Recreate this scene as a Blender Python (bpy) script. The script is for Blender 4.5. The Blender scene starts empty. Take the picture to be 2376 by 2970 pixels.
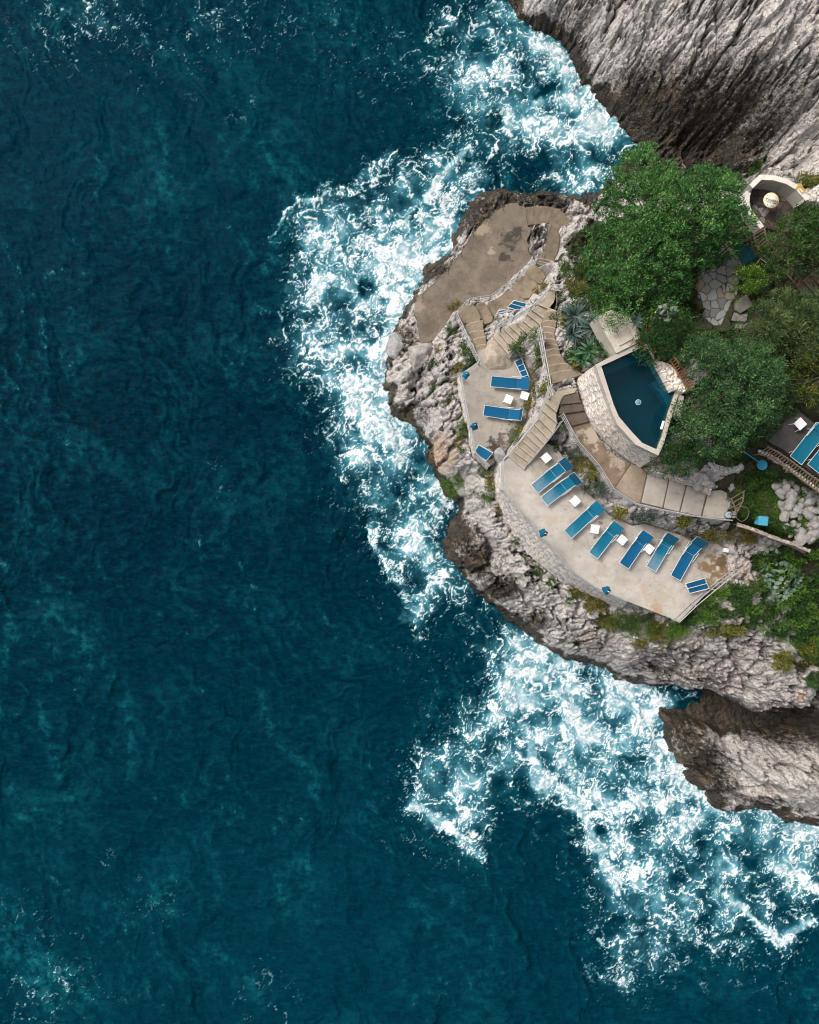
import bpy, math, random
import numpy as np
from mathutils import Vector, Matrix
rad = math.radians
C = bpy.context.scene.collection
scn = bpy.context.scene
# ---------------------------------------------------------------- camera
CAMZ = 42.0
cam = bpy.data.cameras.new('camera'); co = bpy.data.objects.new('camera', cam); C.objects.link(co)
cam.sensor_fit = 'VERTICAL'; cam.sensor_height = 36; cam.lens = 24; cam.clip_end = 9000
co.location = (0, 0, CAMZ); co.rotation_euler = (0, 0, 0); scn.camera = co
# ---------------------------------------------------------------- sky and sun
SUN_EL, SUN_AZ = rad(48), rad(-55)        # azimuth clockwise from +Y (up in the picture)
w = bpy.data.worlds.new('World'); scn.world = w; w.use_nodes = True
nt = w.node_tree
sky = nt.nodes.new('ShaderNodeTexSky'); sky.sky_type = 'NISHITA'; sky.sun_disc = False
sky.sun_elevation = SUN_EL; sky.sun_rotation = SUN_AZ
sky.air_density = 1.0; sky.dust_density = 6.0; sky.ozone_density = 1.0
bg = nt.nodes['Background']; bg.inputs['Strength'].default_value = 0.15
hs = nt.nodes.new('ShaderNodeHueSaturation'); hs.inputs['Saturation'].default_value = 0.35
nt.links.new(sky.outputs[0], hs.inputs['Color']); nt.links.new(hs.outputs[0], bg.inputs[0])
sl = bpy.data.lights.new('sun', 'SUN'); so = bpy.data.objects.new('sun', sl); C.objects.link(so)
sl.energy = 1.3; sl.angle = rad(18); sl.color = (1, 0.955, 0.89)
sd = Vector((math.sin(SUN_AZ)*math.cos(SUN_EL), math.cos(SUN_AZ)*math.cos(SUN_EL), math.sin(SUN_EL)))
so.rotation_euler = sd.to_track_quat('Z', 'Y').to_euler(); so.location = (0, 0, 60)
scn.view_settings.view_transform = 'Standard'; scn.view_settings.look = 'None'
scn.view_settings.exposure = 0.42; scn.view_settings.gamma = 1
scn.cycles.use_denoising = True; scn.cycles.denoising_prefilter = 'ACCURATE'; scn.cycles.denoising_input_passes = 'RGB_ALBEDO_NORMAL'; scn.cycles.filter_width = 1.1

# ---------------------------------------------------------------- helpers
CR = {0: (0, 0, 1725/2376), 1: (1100, 500, 2.875), 2: (1250, 1000, 3.45), 3: (1400, 1250, 3.45), 4: (1850, 1300, 3.2795),
      5: (1650, 900, 3.8333), 6: (1900, 470, 3.624), 7: (1926, 900, 3.8333), 8: (1350, 0, 1.6813), 9: (1250, 1400, 1.532),
      10: (1950, 1550, 3.594), 11: (750, 400, 1.96)}
def W(c, x, y, z=0.0):
    if c == 'w': return (x, y)
    ox, oy, s = CR[c]
    k = (CAMZ - z)/1980.0
    return ((ox + x/s - 1188)*k, -(oy + y/s - 1485)*k)
def WL(c, pts, z): return [W(c, x, y, z) for x, y in pts]
RNG = random.Random(7)
def _tab(seed):
    r = np.random.RandomState(seed); p = r.permutation(256); return np.concatenate([p, p]), r.rand(256, 2)
_T = {}
def tab(seed):
    if seed not in _T: _T[seed] = _tab(seed)
    return _T[seed]
def perlin(x, y, seed=0):
    p, _ = tab(seed)
    xi = np.floor(x).astype(np.int64); yi = np.floor(y).astype(np.int64)
    xf = x - xi; yf = y - yi; xi &= 255; yi &= 255
    u = xf*xf*xf*(xf*(xf*6-15)+10); v = yf*yf*yf*(yf*(yf*6-15)+10)
    A = np.arange(256)*(2*math.pi/256); gx, gy = np.cos(A), np.sin(A)
    def g(ix, iy, fx, fy):
        h = p[(p[ix & 255] + iy) & 255]; return gx[h]*fx + gy[h]*fy
    a = g(xi, yi, xf, yf); b = g(xi+1, yi, xf-1, yf); c = g(xi, yi+1, xf, yf-1); d = g(xi+1, yi+1, xf-1, yf-1)
    return (a*(1-u)+b*u)*(1-v) + (c*(1-u)+d*u)*v
def fbm(x, y, o=4, seed=0, gain=.5):
    s = 0; a = 1
    for i in range(o):
        s = s + a*perlin(x, y, seed+i); x = x*2.03+5.1; y = y*2.03+1.7; a *= gain
    return s
def ridged(x, y, o=4, seed=0, gain=.5):
    s = 0; a = 1
    for i in range(o):
        s = s + a*(1-2.2*np.abs(perlin(x, y, seed+i))); x = x*2.03+5.1; y = y*2.03+1.7; a *= gain
    return s/2
def worley(x, y, seed=0, jit=.9):
    p, r = tab(seed)
    xi = np.floor(x).astype(np.int64); yi = np.floor(y).astype(np.int64)
    f1 = np.full(x.shape, 9.0); f2 = np.full(x.shape, 9.0); idd = np.zeros(x.shape, np.int64)
    for dx in (-1, 0, 1):
        for dy in (-1, 0, 1):
            cx = xi+dx; cy = yi+dy; h = p[(p[cx & 255] + cy) & 255]
            d = np.hypot(cx+.5+(r[h, 0]-.5)*jit-x, cy+.5+(r[h, 1]-.5)*jit-y)
            m = d < f1
            f2 = np.where(m, f1, np.minimum(f2, d)); idd = np.where(m, h, idd); f1 = np.where(m, d, f1)
    return f1, f2, idd
def facets(x, y, seed=0, jit=.95):
    """broken blocks: every cell is a plane with its own tilt and height"""
    p, r = tab(seed); xi = np.floor(x).astype(np.int64); yi = np.floor(y).astype(np.int64); f1 = np.full(x.shape, 9.0); out = np.zeros(x.shape)
    for dx in (-1, 0, 1):
        for dy in (-1, 0, 1):
            cx = xi+dx; cy = yi+dy; h = p[(p[cx & 255] + cy) & 255]; ox = x-(cx+.5+(r[h, 0]-.5)*jit); oy = y-(cy+.5+(r[h, 1]-.5)*jit); d = np.hypot(ox, oy)
            h2 = p[h]; h3 = p[h2]; v = ox*(r[h2, 0]-.5)*2.4+oy*(r[h2, 1]-.5)*2.4+(r[h3, 0]-.5)*.8; m = d < f1; out = np.where(m, v, out); f1 = np.where(m, d, f1)
    return out
def sstep(a, b, x):
    t = np.clip((x-a)/(b-a), 0, 1); return t*t*(3-2*t)
def inpoly(X, Y, poly):
    r = np.zeros(X.shape, bool); n = len(poly)
    for i in range(n):
        x0, y0 = poly[i]; x1, y1 = poly[(i+1) % n]
        if y0 == y1: continue
        c = ((Y < y0) != (Y < y1)) & (X < (x1-x0)*(Y-y0)/(y1-y0)+x0)
        r ^= c
    return r
def dline(X, Y, pts, closed=False):
    d = np.full(X.shape, 1e9); n = len(pts)
    for i in range(n if closed else n-1):
        x0, y0 = pts[i]; x1, y1 = pts[(i+1) % n]
        dx, dy = x1-x0, y1-y0; L = dx*dx+dy*dy+1e-12
        t = np.clip(((X-x0)*dx+(Y-y0)*dy)/L, 0, 1)
        d = np.minimum(d, np.hypot(X-x0-t*dx, Y-y0-t*dy))
    return d
def resample(pts, n):
    P = np.array(pts, float); s = np.r_[0, np.cumsum(np.hypot(*np.diff(P[:, :2], axis=0).T))]
    t = np.linspace(0, s[-1], n); return np.stack([np.interp(t, s, P[:, k]) for k in range(P.shape[1])], 1)
def plen(pts): P = np.array(pts, float); return float(np.hypot(*np.diff(P[:, :2], axis=0).T).sum())

def np_mesh(name, V, F, mat, parent=None, smooth=True, vattr=None, fattr=None):
    V = np.asarray(V, np.float32); F = np.asarray(F, np.int32); k = F.shape[1]
    me = bpy.data.meshes.new(name); me.vertices.add(len(V)); me.vertices.foreach_set('co', V.ravel())
    me.loops.add(F.size); me.loops.foreach_set('vertex_index', F.ravel())
    me.polygons.add(len(F)); me.polygons.foreach_set('loop_start', np.arange(0, F.size, k, dtype=np.int32))
    me.polygons.foreach_set('use_smooth', np.full(len(F), smooth)); me.update(calc_edges=True)
    for nm, a in (vattr or {}).items():
        a = np.asarray(a, np.float32)
        if a.ndim == 2:
            at = me.attributes.new(nm, 'FLOAT_COLOR', 'POINT'); at.data.foreach_set('color', np.c_[a, np.ones(len(a))].astype(np.float32).ravel())
        else:
            at = me.attributes.new(nm, 'FLOAT', 'POINT'); at.data.foreach_set('value', a)
    for nm, a in (fattr or {}).items():
        at = me.attributes.new(nm, 'FLOAT', 'FACE'); at.data.foreach_set('value', np.asarray(a, np.float32))
    me.materials.append(mat); o = bpy.data.objects.new(name, me); C.objects.link(o); o.parent = parent
    return o
def gridF(nx, ny):
    i = np.arange(nx*ny).reshape(ny, nx)
    return np.stack([i[:-1, :-1], i[:-1, 1:], i[1:, 1:], i[1:, :-1]], -1).reshape(-1, 4)

class MB:
    def __init__(s): s.v = []; s.f = []; s.sm = []
    def add(s, V, F, smooth=False):
        b = len(s.v); s.v += [tuple(v) for v in V]; s.f += [tuple(b+i for i in f) for f in F]; s.sm += [smooth]*len(F); return s
    def box(s, c, d, M=None, taper=1.0):
        x, y, z = d[0]/2, d[1]/2, d[2]/2; P = []
        for k in (-1, 1):
            t = taper if k > 0 else 1
            for i, j in ((-1, -1), (1, -1), (1, 1), (-1, 1)):
                P.append(Vector((i*x*t, j*y*t, k*z)))
        if M is not None: P = [M @ p for p in P]
        P = [p+Vector(c) for p in P]
        return s.add(P, [(3, 2, 1, 0), (4, 5, 6, 7), (0, 1, 5, 4), (1, 2, 6, 5), (2, 3, 7, 6), (3, 0, 4, 7)])
    def tube(s, pts, r, n=8, caps=True, smooth=True):
        P = [Vector(p) for p in pts]; R = r if isinstance(r, (list, tuple)) else [r]*len(P); V = []; F = []
        up = None
        for i, p in enumerate(P):
            t = (P[min(i+1, len(P)-1)]-P[max(i-1, 0)]).normalized()
            if up is None: up = Vector((0, 0, 1)) if abs(t.z) < .9 else Vector((1, 0, 0))
            a = t.cross(up)
            if a.length < 1e-4: a = t.cross(Vector((0, 1, 0.01)))
            a.normalize(); b = a.cross(t).normalized(); up = b
            for k in range(n):
                an = 2*math.pi*k/n; V.append(p+(a*math.cos(an)+b*math.sin(an))*R[i])
        for i in range(len(P)-1):
            for k in range(n):
                F.append((i*n+k, i*n+(k+1) % n, (i+1)*n+(k+1) % n, (i+1)*n+k))
        s.add(V, F, smooth)
        if caps: s.add(V[:n], [tuple(range(n))]); s.add(V[-n:], [tuple(range(n-1, -1, -1))])
        return s
    def prism(s, poly, z0, z1):
        n = len(poly)
        a = sum(poly[i][0]*poly[(i+1) % n][1]-poly[(i+1) % n][0]*poly[i][1] for i in range(n))
        if a < 0: poly = poly[::-1]
        V = [(x, y, z0) for x, y in poly]+[(x, y, z1) for x, y in poly]
        return s.add(V, [tuple(range(n-1, -1, -1)), tuple(range(n, 2*n))]+[(i, (i+1) % n, n+(i+1) % n, n+i) for i in range(n)])
    def lathe(s, prof, c=(0, 0, 0), n=24):
        V = []; F = []
        for r, z in prof:
            for k in range(n):
                a = 2*math.pi*k/n; V.append((c[0]+r*math.cos(a), c[1]+r*math.sin(a), c[2]+z))
        for i in range(len(prof)-1):
            for k in range(n): F.append((i*n+k, i*n+(k+1) % n, (i+1)*n+(k+1) % n, (i+1)*n+k))
        return s.add(V, F, True)
    def build(s, name, mat, parent=None, bevel=0):
        me = bpy.data.meshes.new(name); me.from_pydata(s.v, [], s.f)
        me.polygons.foreach_set('use_smooth', s.sm); me.materials.append(mat); me.update()
        o = bpy.data.objects.new(name, me); C.objects.link(o); o.parent = parent
        if bevel:
            m = o.modifiers.new('b', 'BEVEL'); m.width = bevel; m.segments = 2; m.limit_method = 'ANGLE'; m.angle_limit = rad(35)
        return o
def tag(o, label=None, cat=None, group=None, kind=None):
    if label: o['label'] = label
    if cat: o['category'] = cat
    if group: o['group'] = group
    if kind: o['kind'] = kind
    return o
def thing(name, label, cat, loc=(0, 0, 0), rz=0, group=None):
    o = bpy.data.objects.new(name, None); C.objects.link(o); o.location = loc; o.rotation_euler = (0, 0, rz)
    o.empty_display_size = .1
    return tag(o, label, cat, group)
def copy_tree(o, parent=None):
    c = o.copy(); C.objects.link(c); c.parent = parent
    for ch in list(o.children): copy_tree(ch, c)
    return c

# ---------------------------------------------------------------- materials
def mat(name, col=(.5, .5, .5), rough=.8, spec=.3, noise=0, nscale=8, col2=None, bump=0, bscale=30, metal=0, coords='Object', detail=6, nmin=.35, nmax=.65):
    m = bpy.data.materials.new(name); m.use_nodes = True; t = m.node_tree; b = t.nodes['Principled BSDF']
    b.inputs['Roughness'].default_value = rough; b.inputs['Specular IOR Level'].default_value = spec; b.inputs['Metallic'].default_value = metal
    b.inputs['Base Color'].default_value = (*col, 1)
    tc = t.nodes.new('ShaderNodeTexCoord')
    if noise or col2:
        if col2 is None: col2 = tuple(c*(1-noise) for c in col)
        n = t.nodes.new('ShaderNodeTexNoise'); n.inputs['Scale'].default_value = nscale; n.inputs['Detail'].default_value = detail
        n.inputs['Roughness'].default_value = .65
        t.links.new(tc.outputs[coords], n.inputs['Vector'])
        r = t.nodes.new('ShaderNodeMapRange'); r.inputs['From Min'].default_value = nmin; r.inputs['From Max'].default_value = nmax
        t.links.new(n.outputs['Fac'], r.inputs['Value'])
        mx = t.nodes.new('ShaderNodeMix'); mx.data_type = 'RGBA'; mx.inputs['A'].default_value = (*col, 1); mx.inputs['B'].default_value = (*col2, 1)
        t.links.new(r.outputs[0], mx.inputs['Factor']); t.links.new(mx.outputs['Result'], b.inputs['Base Color'])
    if bump:
        n = t.nodes.new('ShaderNodeTexNoise'); n.inputs['Scale'].default_value = bscale; n.inputs['Detail'].default_value = 8
        t.links.new(tc.outputs[coords], n.inputs['Vector'])
        bp = t.nodes.new('ShaderNodeBump'); bp.inputs['Strength'].default_value = 1; bp.inputs['Distance'].default_value = bump
        t.links.new(n.outputs['Fac'], bp.inputs['Height']); t.links.new(bp.outputs[0], b.inputs['Normal'])
    return m
class NT:                                   # small node-graph helper
    def __init__(s, m): s.m = m; s.t = m.node_tree; s.b = s.t.nodes['Principled BSDF']
    def n(s, typ, **kw):
        x = s.t.nodes.new(typ)
        for k, v in kw.items(): setattr(x, k, v)
        return x
    def l(s, a, b): s.t.links.new(a, b)
    def pos(s):
        return s.n('ShaderNodeNewGeometry').outputs['Position']
    def mapping(s, vec, scale=(1, 1, 1), rot=(0, 0, 0)):
        m = s.n('ShaderNodeMapping'); m.inputs['Scale'].default_value = scale; m.inputs['Rotation'].default_value = rot; s.l(vec, m.inputs['Vector']); return m.outputs[0]
    def noise(s, vec, scale, detail=6, rough=.6, dist=0):
        x = s.n('ShaderNodeTexNoise'); x.inputs['Scale'].default_value = scale; x.inputs['Detail'].default_value = detail
        x.inputs['Roughness'].default_value = rough; x.inputs['Distortion'].default_value = dist; s.l(vec, x.inputs['Vector']); return x.outputs['Fac']
    def mr(s, v, a, b, c=0, d=1, smooth=False):
        x = s.n('ShaderNodeMapRange')
        if smooth: x.interpolation_type = 'SMOOTHSTEP'
        x.inputs['From Min'].default_value = a; x.inputs['From Max'].default_value = b; x.inputs['To Min'].default_value = c; x.inputs['To Max'].default_value = d
        s.l(v, x.inputs['Value']); return x.outputs[0]
    def math(s, op, a, b=None):
        x = s.n('ShaderNodeMath', operation=op)
        for i, q in enumerate((a, b)):
            if q is None: continue
            if isinstance(q, (int, float)): x.inputs[i].default_value = q
            else: s.l(q, x.inputs[i])
        return x.outputs[0]
    def mix(s, f, a, b, mode='MIX'):
        x = s.n('ShaderNodeMix', data_type='RGBA', blend_type=mode)
        for k, q in (('Factor', f), ('A', a), ('B', b)):
            if isinstance(q, tuple): x.inputs[k].default_value = (*q, 1)
            elif isinstance(q, (int, float)): x.inputs[k].default_value = q
            else: s.l(q, x.inputs[k])
        return x.outputs['Result']
    def attr(s, name, out='Fac'):
        x = s.n('ShaderNodeAttribute'); x.attribute_name = name; return x.outputs[out]
    def bump(s, h, dist, strength=1, normal=None):
        x = s.n('ShaderNodeBump'); x.inputs['Distance'].default_value = dist; x.inputs['Strength'].default_value = strength
        s.l(h, x.inputs['Height'])
        if normal is not None: s.l(normal, x.inputs['Normal'])
        return x.outputs[0]

# ---------------------------------------------------------------- shoreline and levels
SH = [(700, -600), (900, -250), (1000, -80), (1060, 0), (1095, 35), (1120, 62), (1150, 72), (1178, 88), (1188, 105), (1208, 122), (1210, 150), (1232, 180), (1262, 212), (1280, 240), (1300, 262),
      (1330, 285), (1342, 305), (1320, 345), (1290, 378), (1262, 402), (1240, 413), (1218, 422), (1200, 412), (1180, 407), (1150, 405), (1120, 410), (1095, 412), (1085, 407), (1060, 402), (1035, 402), (1008, 416),
      (985, 430), (975, 450), (962, 470), (962, 488), (950, 505), (955, 520), (940, 540), (915, 552), (893, 560), (892, 590), (872, 615), (858, 640), (850, 652), (853, 670), (835, 688), (822, 712),
      (820, 740), (811, 775), (806, 800), (815, 835), (825, 870), (850, 885), (880, 905), (895, 940), (908, 985), (925, 1015), (938, 1042), (965, 1062), (968, 1075), (942, 1095), (932, 1140), (945, 1175),
      (965, 1200), (985, 1225), (1010, 1250), (1040, 1280), (1075, 1305), (1100, 1325), (1120, 1345), (1150, 1365), (1180, 1380), (1215, 1393), (1250, 1400), (1275, 1408), (1295, 1427), (1330, 1435),
      (1380, 1441), (1430, 1450), (1462, 1462), (1440, 1470), (1405, 1478), (1385, 1490), (1392, 1520), (1400, 1560), (1412, 1592), (1430, 1622), (1460, 1652), (1495, 1685), (1512, 1705), (1545, 1708),
      (1572, 1700), (1590, 1695), (1620, 1708), (1650, 1725), (1700, 1735), (1760, 1740), (1950, 1790), (2400, 1800), (6000, 1800), (6000, -600)]
SHORE = WL(0, SH, 0)
ZPLAT, ZD1, ZM, ZJ, ZPOOL, ZUP, ZPAT = 2.2, 6.0, 7.5, 9.2, 12.3, 11.5, 8.5
# ---------------------------------------------------------------- flats (terraces, paths) used to cut the terrain
PLAT = [(1050, 268), (1130, 250), (1228, 285), (1240, 440), (1280, 450), (1250, 560), (1245, 650), (1290, 720), (1240, 760), (1160, 850), (1100, 900), (1020, 985), (960, 1035), (850, 1060), (760, 1070),
        (690, 1120), (640, 1185), (600, 1210), (560, 1290), (480, 1370), (420, 1430), (370, 1450), (330, 1400), (300, 1250), (288, 1130), (320, 1040), (365, 1000), (440, 930), (580, 800), (650, 690), (740, 560), (800, 475), (880, 400)]
DECK1 = [(490, 160), (320, 275), (308, 320), (345, 560), (400, 820), (452, 1085), (585, 1215), (660, 1160), (760, 1050), (860, 900), (960, 740), (985, 560), (975, 470), (1030, 380), (960, 260), (880, 120), (780, 150), (640, 60), (560, 30), (470, 60)]
MAIN_OUT = [(3, 222, 300), (3, 207, 590), (3, 590, 1058), (3, 760, 1270), (3, 930, 1430), (3, 1190, 1598), (3, 1430, 1700)]
MAIN = WL(3, [(222, 300), (207, 590), (390, 820), (590, 1058), (760, 1270), (930, 1430), (1060, 1520), (1190, 1598), (1330, 1655), (1455, 1708)], ZM) + \
    WL(4, [(395, 1650), (600, 1440), (700, 1335), (845, 1235), (870, 1120), (835, 960), (740, 890), (560, 870), (420, 830), (200, 760), (60, 715)], ZM) + \
    WL(3, [(1500, 950), (1380, 890), (1260, 840), (1170, 730), (1060, 630), (965, 545), (885, 390), (805, 260), (730, 150), (650, 130), (560, 170), (400, 180)], ZM)
PATHP = [(905, -55), (1082, -97), (1165, 75), (1245, 180), (1345, 262), (1490, 335), (1320, 575), (1165, 340), (970, 112)]
TREADS = [(8.95, 3, [(1480, 335), (1560, 330), (1645, 420), (1590, 735), (1530, 722), (1320, 572)]),
          (9.10, 4, [(95, 235), (302, 290), (243, 575), (30, 522)]),
          (9.25, 4, [(302, 290), (468, 350), (402, 612), (243, 575)]),
          (9.40, 4, [(468, 350), (672, 412), (608, 655), (402, 612)]),
          (9.55, 4, [(672, 400), (800, 392), (885, 440), (865, 560), (845, 680), (608, 655)])]
POOLT = WL(5, [(300, 600), (350, 760), (400, 905), (470, 1110), (540, 1270), (740, 1490), (1000, 1620), (1050, 1500), (1130, 1230), (1228, 898), (1185, 885), (1150, 900), (1060, 750), (950, 560), (860, 400), (760, 368)], ZPOOL)
POOLB = [(105, 745), (92, 880), (150, 1010), (205, 1200), (285, 1310), (400, 1435), (520, 1545), (640, 1640), (800, 1760)]
UPD = [(1080, 1400), (1160, 1290), (1330, 1100), (1420, 1020), (1520, 1130), (1640, 1230), (1800, 1330), (2300, 1600), (2300, 2150), (1900, 1960), (1640, 1790), (1500, 1690), (1350, 1560), (1180, 1470)]
GARD = [(1000, 230), (1250, 250), (1320, 330), (1420, 280), (1560, 330), (1900, 520), (1900, 760), (1650, 930), (1480, 880), (1250, 770), (1000, 670), (900, 560), (900, 400)]
PATIO = [(985, 350), (1050, 250), (1200, 270), (1400, 350), (1540, 440), (1620, 520), (1620, 760), (1420, 760), (1150, 690)]
FLAG = [(520, 1100), (640, 900), (760, 860), (880, 980), (960, 1180), (860, 1300), (870, 1380), (760, 1600), (700, 1760), (560, 1760), (440, 1600), (460, 1400), (460, 1200)]
STEPR = [(860, 1480), (1100, 1280), (1260, 1100), (1320, 1250), (1200, 1400), (1150, 1600), (950, 1800), (780, 1800), (740, 1700)]
FL = [(WL(1, PLAT, ZPLAT), ZPLAT), (WL(2, DECK1, ZD1), ZD1), (MAIN, ZM), (WL(3, PATHP, 8.8), 8.8), (POOLT, 8.6)]
FL += [(WL(c, p, z), z) for z, c, p in TREADS]
FL += [(WL(7, UPD, ZUP), ZUP), (WL(6, PATIO, ZPAT), ZPAT)]

# staircases: lists of (left, right) pixel pairs, one per step edge, each tread i lies between line i and i+1
ST = {
 'plat': (1, [((1240, 440), (1225, 288)), ((1285, 432), (1290, 283)), ((1325, 430), (1350, 278)), ((1370, 430), (1405, 283)), ((1402, 425), (1452, 292)), ((1415, 405), (1505, 308)), ((1425, 440), (1550, 345)), ((1490, 482), (1590, 400))], 2.3, .1),
 'plat2': (1, [((1425, 440), (1490, 482)), ((1400, 520), (1508, 545)), ((1395, 570), (1505, 580)), ((1375, 650), (1495, 650)), ((1330, 715), (1450, 745)), ((1300, 765), (1450, 800))], 3.0, .17),
 'south_a': (1, [((722, 1272), (862, 1232)), ((748, 1335), (872, 1318)), ((780, 1395), (888, 1368)), ((805, 1450), (895, 1432)), ((822, 1502), (905, 1478)), ((840, 1560), (930, 1530))], 5.15, .17),
 'mid': (1, [((1450, 955), (1480, 1060)), ((1330, 1105), (1470, 1160)), ((1275, 1150), (1385, 1225)), ((1230, 1180), (1345, 1270)), ((1200, 1240), (1295, 1320)), ((1140, 1258), (1235, 1352)), ((1085, 1282), (1205, 1390)), ((1040, 1310), (1165, 1435)), ((1000, 1340), (1120, 1480)), ((950, 1370), (1080, 1520)), ((920, 1460), (1060, 1560))], 7.75, -.17),
 'north': (1, [((1385, 1165), (1480, 1155)), ((1370, 1238), (1480, 1240)), ((1368, 1285), (1470, 1300)), ((1370, 1330), (1460, 1345)), ((1380, 1385), (1470, 1395)), ((1388, 1428), (1495, 1440)), ((1392, 1482), (1500, 1470)), ((1400, 1535), (1515, 1520)), ((1410, 1612), (1570, 1590)), ((1425, 1680), (1640, 1640)), ((1440, 1750), (1700, 1670))], 7.9, .13),
 'main': (2, [((1150, 580), (1250, 700)), ((1115, 665), (1265, 790)), ((1080, 740), (1225, 890)), ((1035, 800), (1175, 945)), ((995, 855), (1140, 1000)), ((950, 905), (1100, 1040)), ((910, 960), (1060, 1085)), ((870, 1010), (1015, 1130)), ((820, 1065), (985, 1185)), ((775, 1115), (935, 1250))], 9.0, -.17),
}
# flat landings: (z, crop, polygon)
LAND = [(3.9, 1, [(1300, 765), (1400, 860), (1340, 945), (1205, 835), (1280, 780)]),
        (4.15, 1, [(1205, 835), (1345, 945), (1225, 1075), (1090, 970)]),
        (4.4, 1, [(1090, 965), (1232, 1075), (1180, 1160), (950, 1222), (885, 1095), (1000, 1040)]),
        (4.7, 1, [(885, 1075), (965, 1240), (865, 1275), (795, 1095)]),
        (4.95, 1, [(795, 1090), (865, 1235), (722, 1275), (655, 1165), (700, 1120)]),
        (9.2, 2, [(1215, 415), (1250, 470), (1330, 455), (1480, 425), (1440, 480), (1330, 510), (1300, 560), (1260, 680), (1145, 585)]),
        (9.15, 2, [(1310, 515), (1480, 485), (1500, 580), (1290, 600)]),
        (9.05, 2, [(1290, 600), (1505, 580), (1540, 660), (1330, 690), (1285, 690)]),
        (8.92, 2, [(1335, 690), (1540, 660), (1605, 765), (1420, 812)]),
        (7.75, 1, [(1450, 935), (1480, 1000), (1482, 1160), (1385, 1165), (1470, 1060)])]
FL += [(WL(c, p, z), z) for z, c, p in LAND]
for nm, (c, L, z0, dz) in ST.items():
    for i in range(len(L)-1):
        z = z0+i*dz; q = L[i]+tuple(reversed(L[i+1])); FL.append((WL(c, q, z), z))

# retaining walls: top line, foot line and their levels
WALLS = {
 'main': (3, [(222, 300), (207, 590), (390, 820), (590, 1058), (760, 1270), (930, 1430), (1060, 1520), (1190, 1598), (1330, 1655), (1455, 1708)], ZM,
          3, [(115, 290), (110, 620), (200, 840), (330, 1050), (480, 1240), (640, 1400), (800, 1510), (1000, 1620), (1180, 1700), (1400, 1790)], 5.0),
 'deck': (2, [(312, 300), (345, 560), (400, 820), (452, 1085), (585, 1215)], ZD1,
          2, [(255, 330), (290, 560), (350, 840), (405, 1110), (560, 1260)], 4.4),
 'pool': (5, [(300, 600), (350, 760), (400, 905), (470, 1110), (540, 1270), (740, 1490), (1000, 1620)], ZPOOL, 5, POOLB, 8.9),
}
SEG = []
CP = []
def cp(c, *p): 
    for q in p: CP.append((*W(c, q[0], q[1], q[2]), q[2]))
for p, z in FL[:12]: pass
# uphill or level edges of the flats
def edge(c, pts, z, dz=0, step=1.0):
    P = WL(c, pts, z); n = max(2, int(plen(P)/step)+1)
    for x, y in resample(P, n): CP.append((x, y, z+dz))
edge(3, [(1500, 950), (1260, 840), (1170, 730), (1060, 630), (965, 545), (885, 390), (805, 260), (730, 150)], ZM, 0)
edge(4, [(845, 1235), (870, 1120), (835, 960), (740, 880), (560, 860), (420, 820), (200, 750)], ZM, .1)
edge(3, [(905, -20), (970, 125), (1165, 350), (1315, 590), (1520, 735)], 8.7, -.1)
edge(4, [(30, 535), (402, 625), (608, 668), (845, 700)], 9.3, -.1)
edge(4, [(940, 720), (1200, 830), (1400, 920), (1560, 1000)], 8.6, 0)
edge(1, [(1240, 770), (1100, 910), (960, 1050), (760, 1080), (690, 1130)], 3.0, 0)
edge(1, [(300, 1400), (285, 1130), (365, 990), (580, 790), (650, 670), (800, 460), (1050, 255)], 1.6, 0)
edge(2, [(590, 50), (700, 190), (800, 150), (890, 110)], 6.3, 0)
edge(2, [(1010, 380), (985, 600), (900, 850), (760, 1050)], 6.4, 0)
edge(2, [(1080, 380), (1090, 650), (930, 870), (730, 1120)], 8.2, 0)
for k in ('main', 'deck', 'pool'):
    c, t, zt, c2, b, zb = WALLS[k]; edge(c2, b, zb, -.05, .8)
edge(1, [(640, 1185), (720, 1330), (780, 1450), (820, 1570)], 5.0, 0)
cp(1, (1350, 1000, 5), (1290, 1120, 6.2), (930, 1290, 5.5), (900, 1400, 6), (960, 1530, 6.4), (1060, 1600, 6.6), (1200, 1450, 7.4), (1300, 1360, 8), (1200, 1500, 7.3), (1320, 1550, 8), (1400, 1750, 9),
   (1520, 1250, 8.6), (1540, 1450, 9), (1560, 1050, 8), (1500, 850, 6), (1440, 700, 4), (1560, 700, 6), (1550, 560, 4), (1600, 400, 3.2), (1300, 480, 2.9), (1290, 600, 3.2), (1650, 300, 2.5), (1650, 500, 5),
   (560, 1350, 3.6), (650, 1500, 5), (500, 1500, 3.8), (400, 1500, 3.2), (350, 1550, 3.0), (200, 1650, 2.3), (300, 1650, 3), (150, 1420, 1.2), (240, 1350, 1.3), (200, 1200, 1.2), (500, 850, 1.4), (700, 550, 1.3),
   (450, 880, 1.1), (850, 320, 1.3), (1000, 200, 1.6), (1300, 200, 1.3), (1430, 200, 1.6), (1500, 250, 1.9), (780, 350, 1.2), (60, 1650, 1.0), (1050, 200, 1.8))
cp(2, (0, 350, 3.2), (100, 250, 3.7), (200, 150, 4.2), (130, 500, 3.8), (-80, 500, 2.2), (-120, 350, 1.6), (50, 700, 3.2), (200, 700, 4.2), (0, 850, 2.0), (150, 900, 3.6), (60, 1050, 2.2), (250, 1050, 4), (150, 1200, 2.4), (300, 1200, 3.6),
   (420, 1250, 4), (560, 1350, 4.4), (350, 1400, 2.6), (450, 1550, 3.4), (560, 1650, 4.2), (250, 1350, 1.8), (330, 1600, 1.4), (640, 1200, 5), (650, 1120, 6.5))
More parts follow.
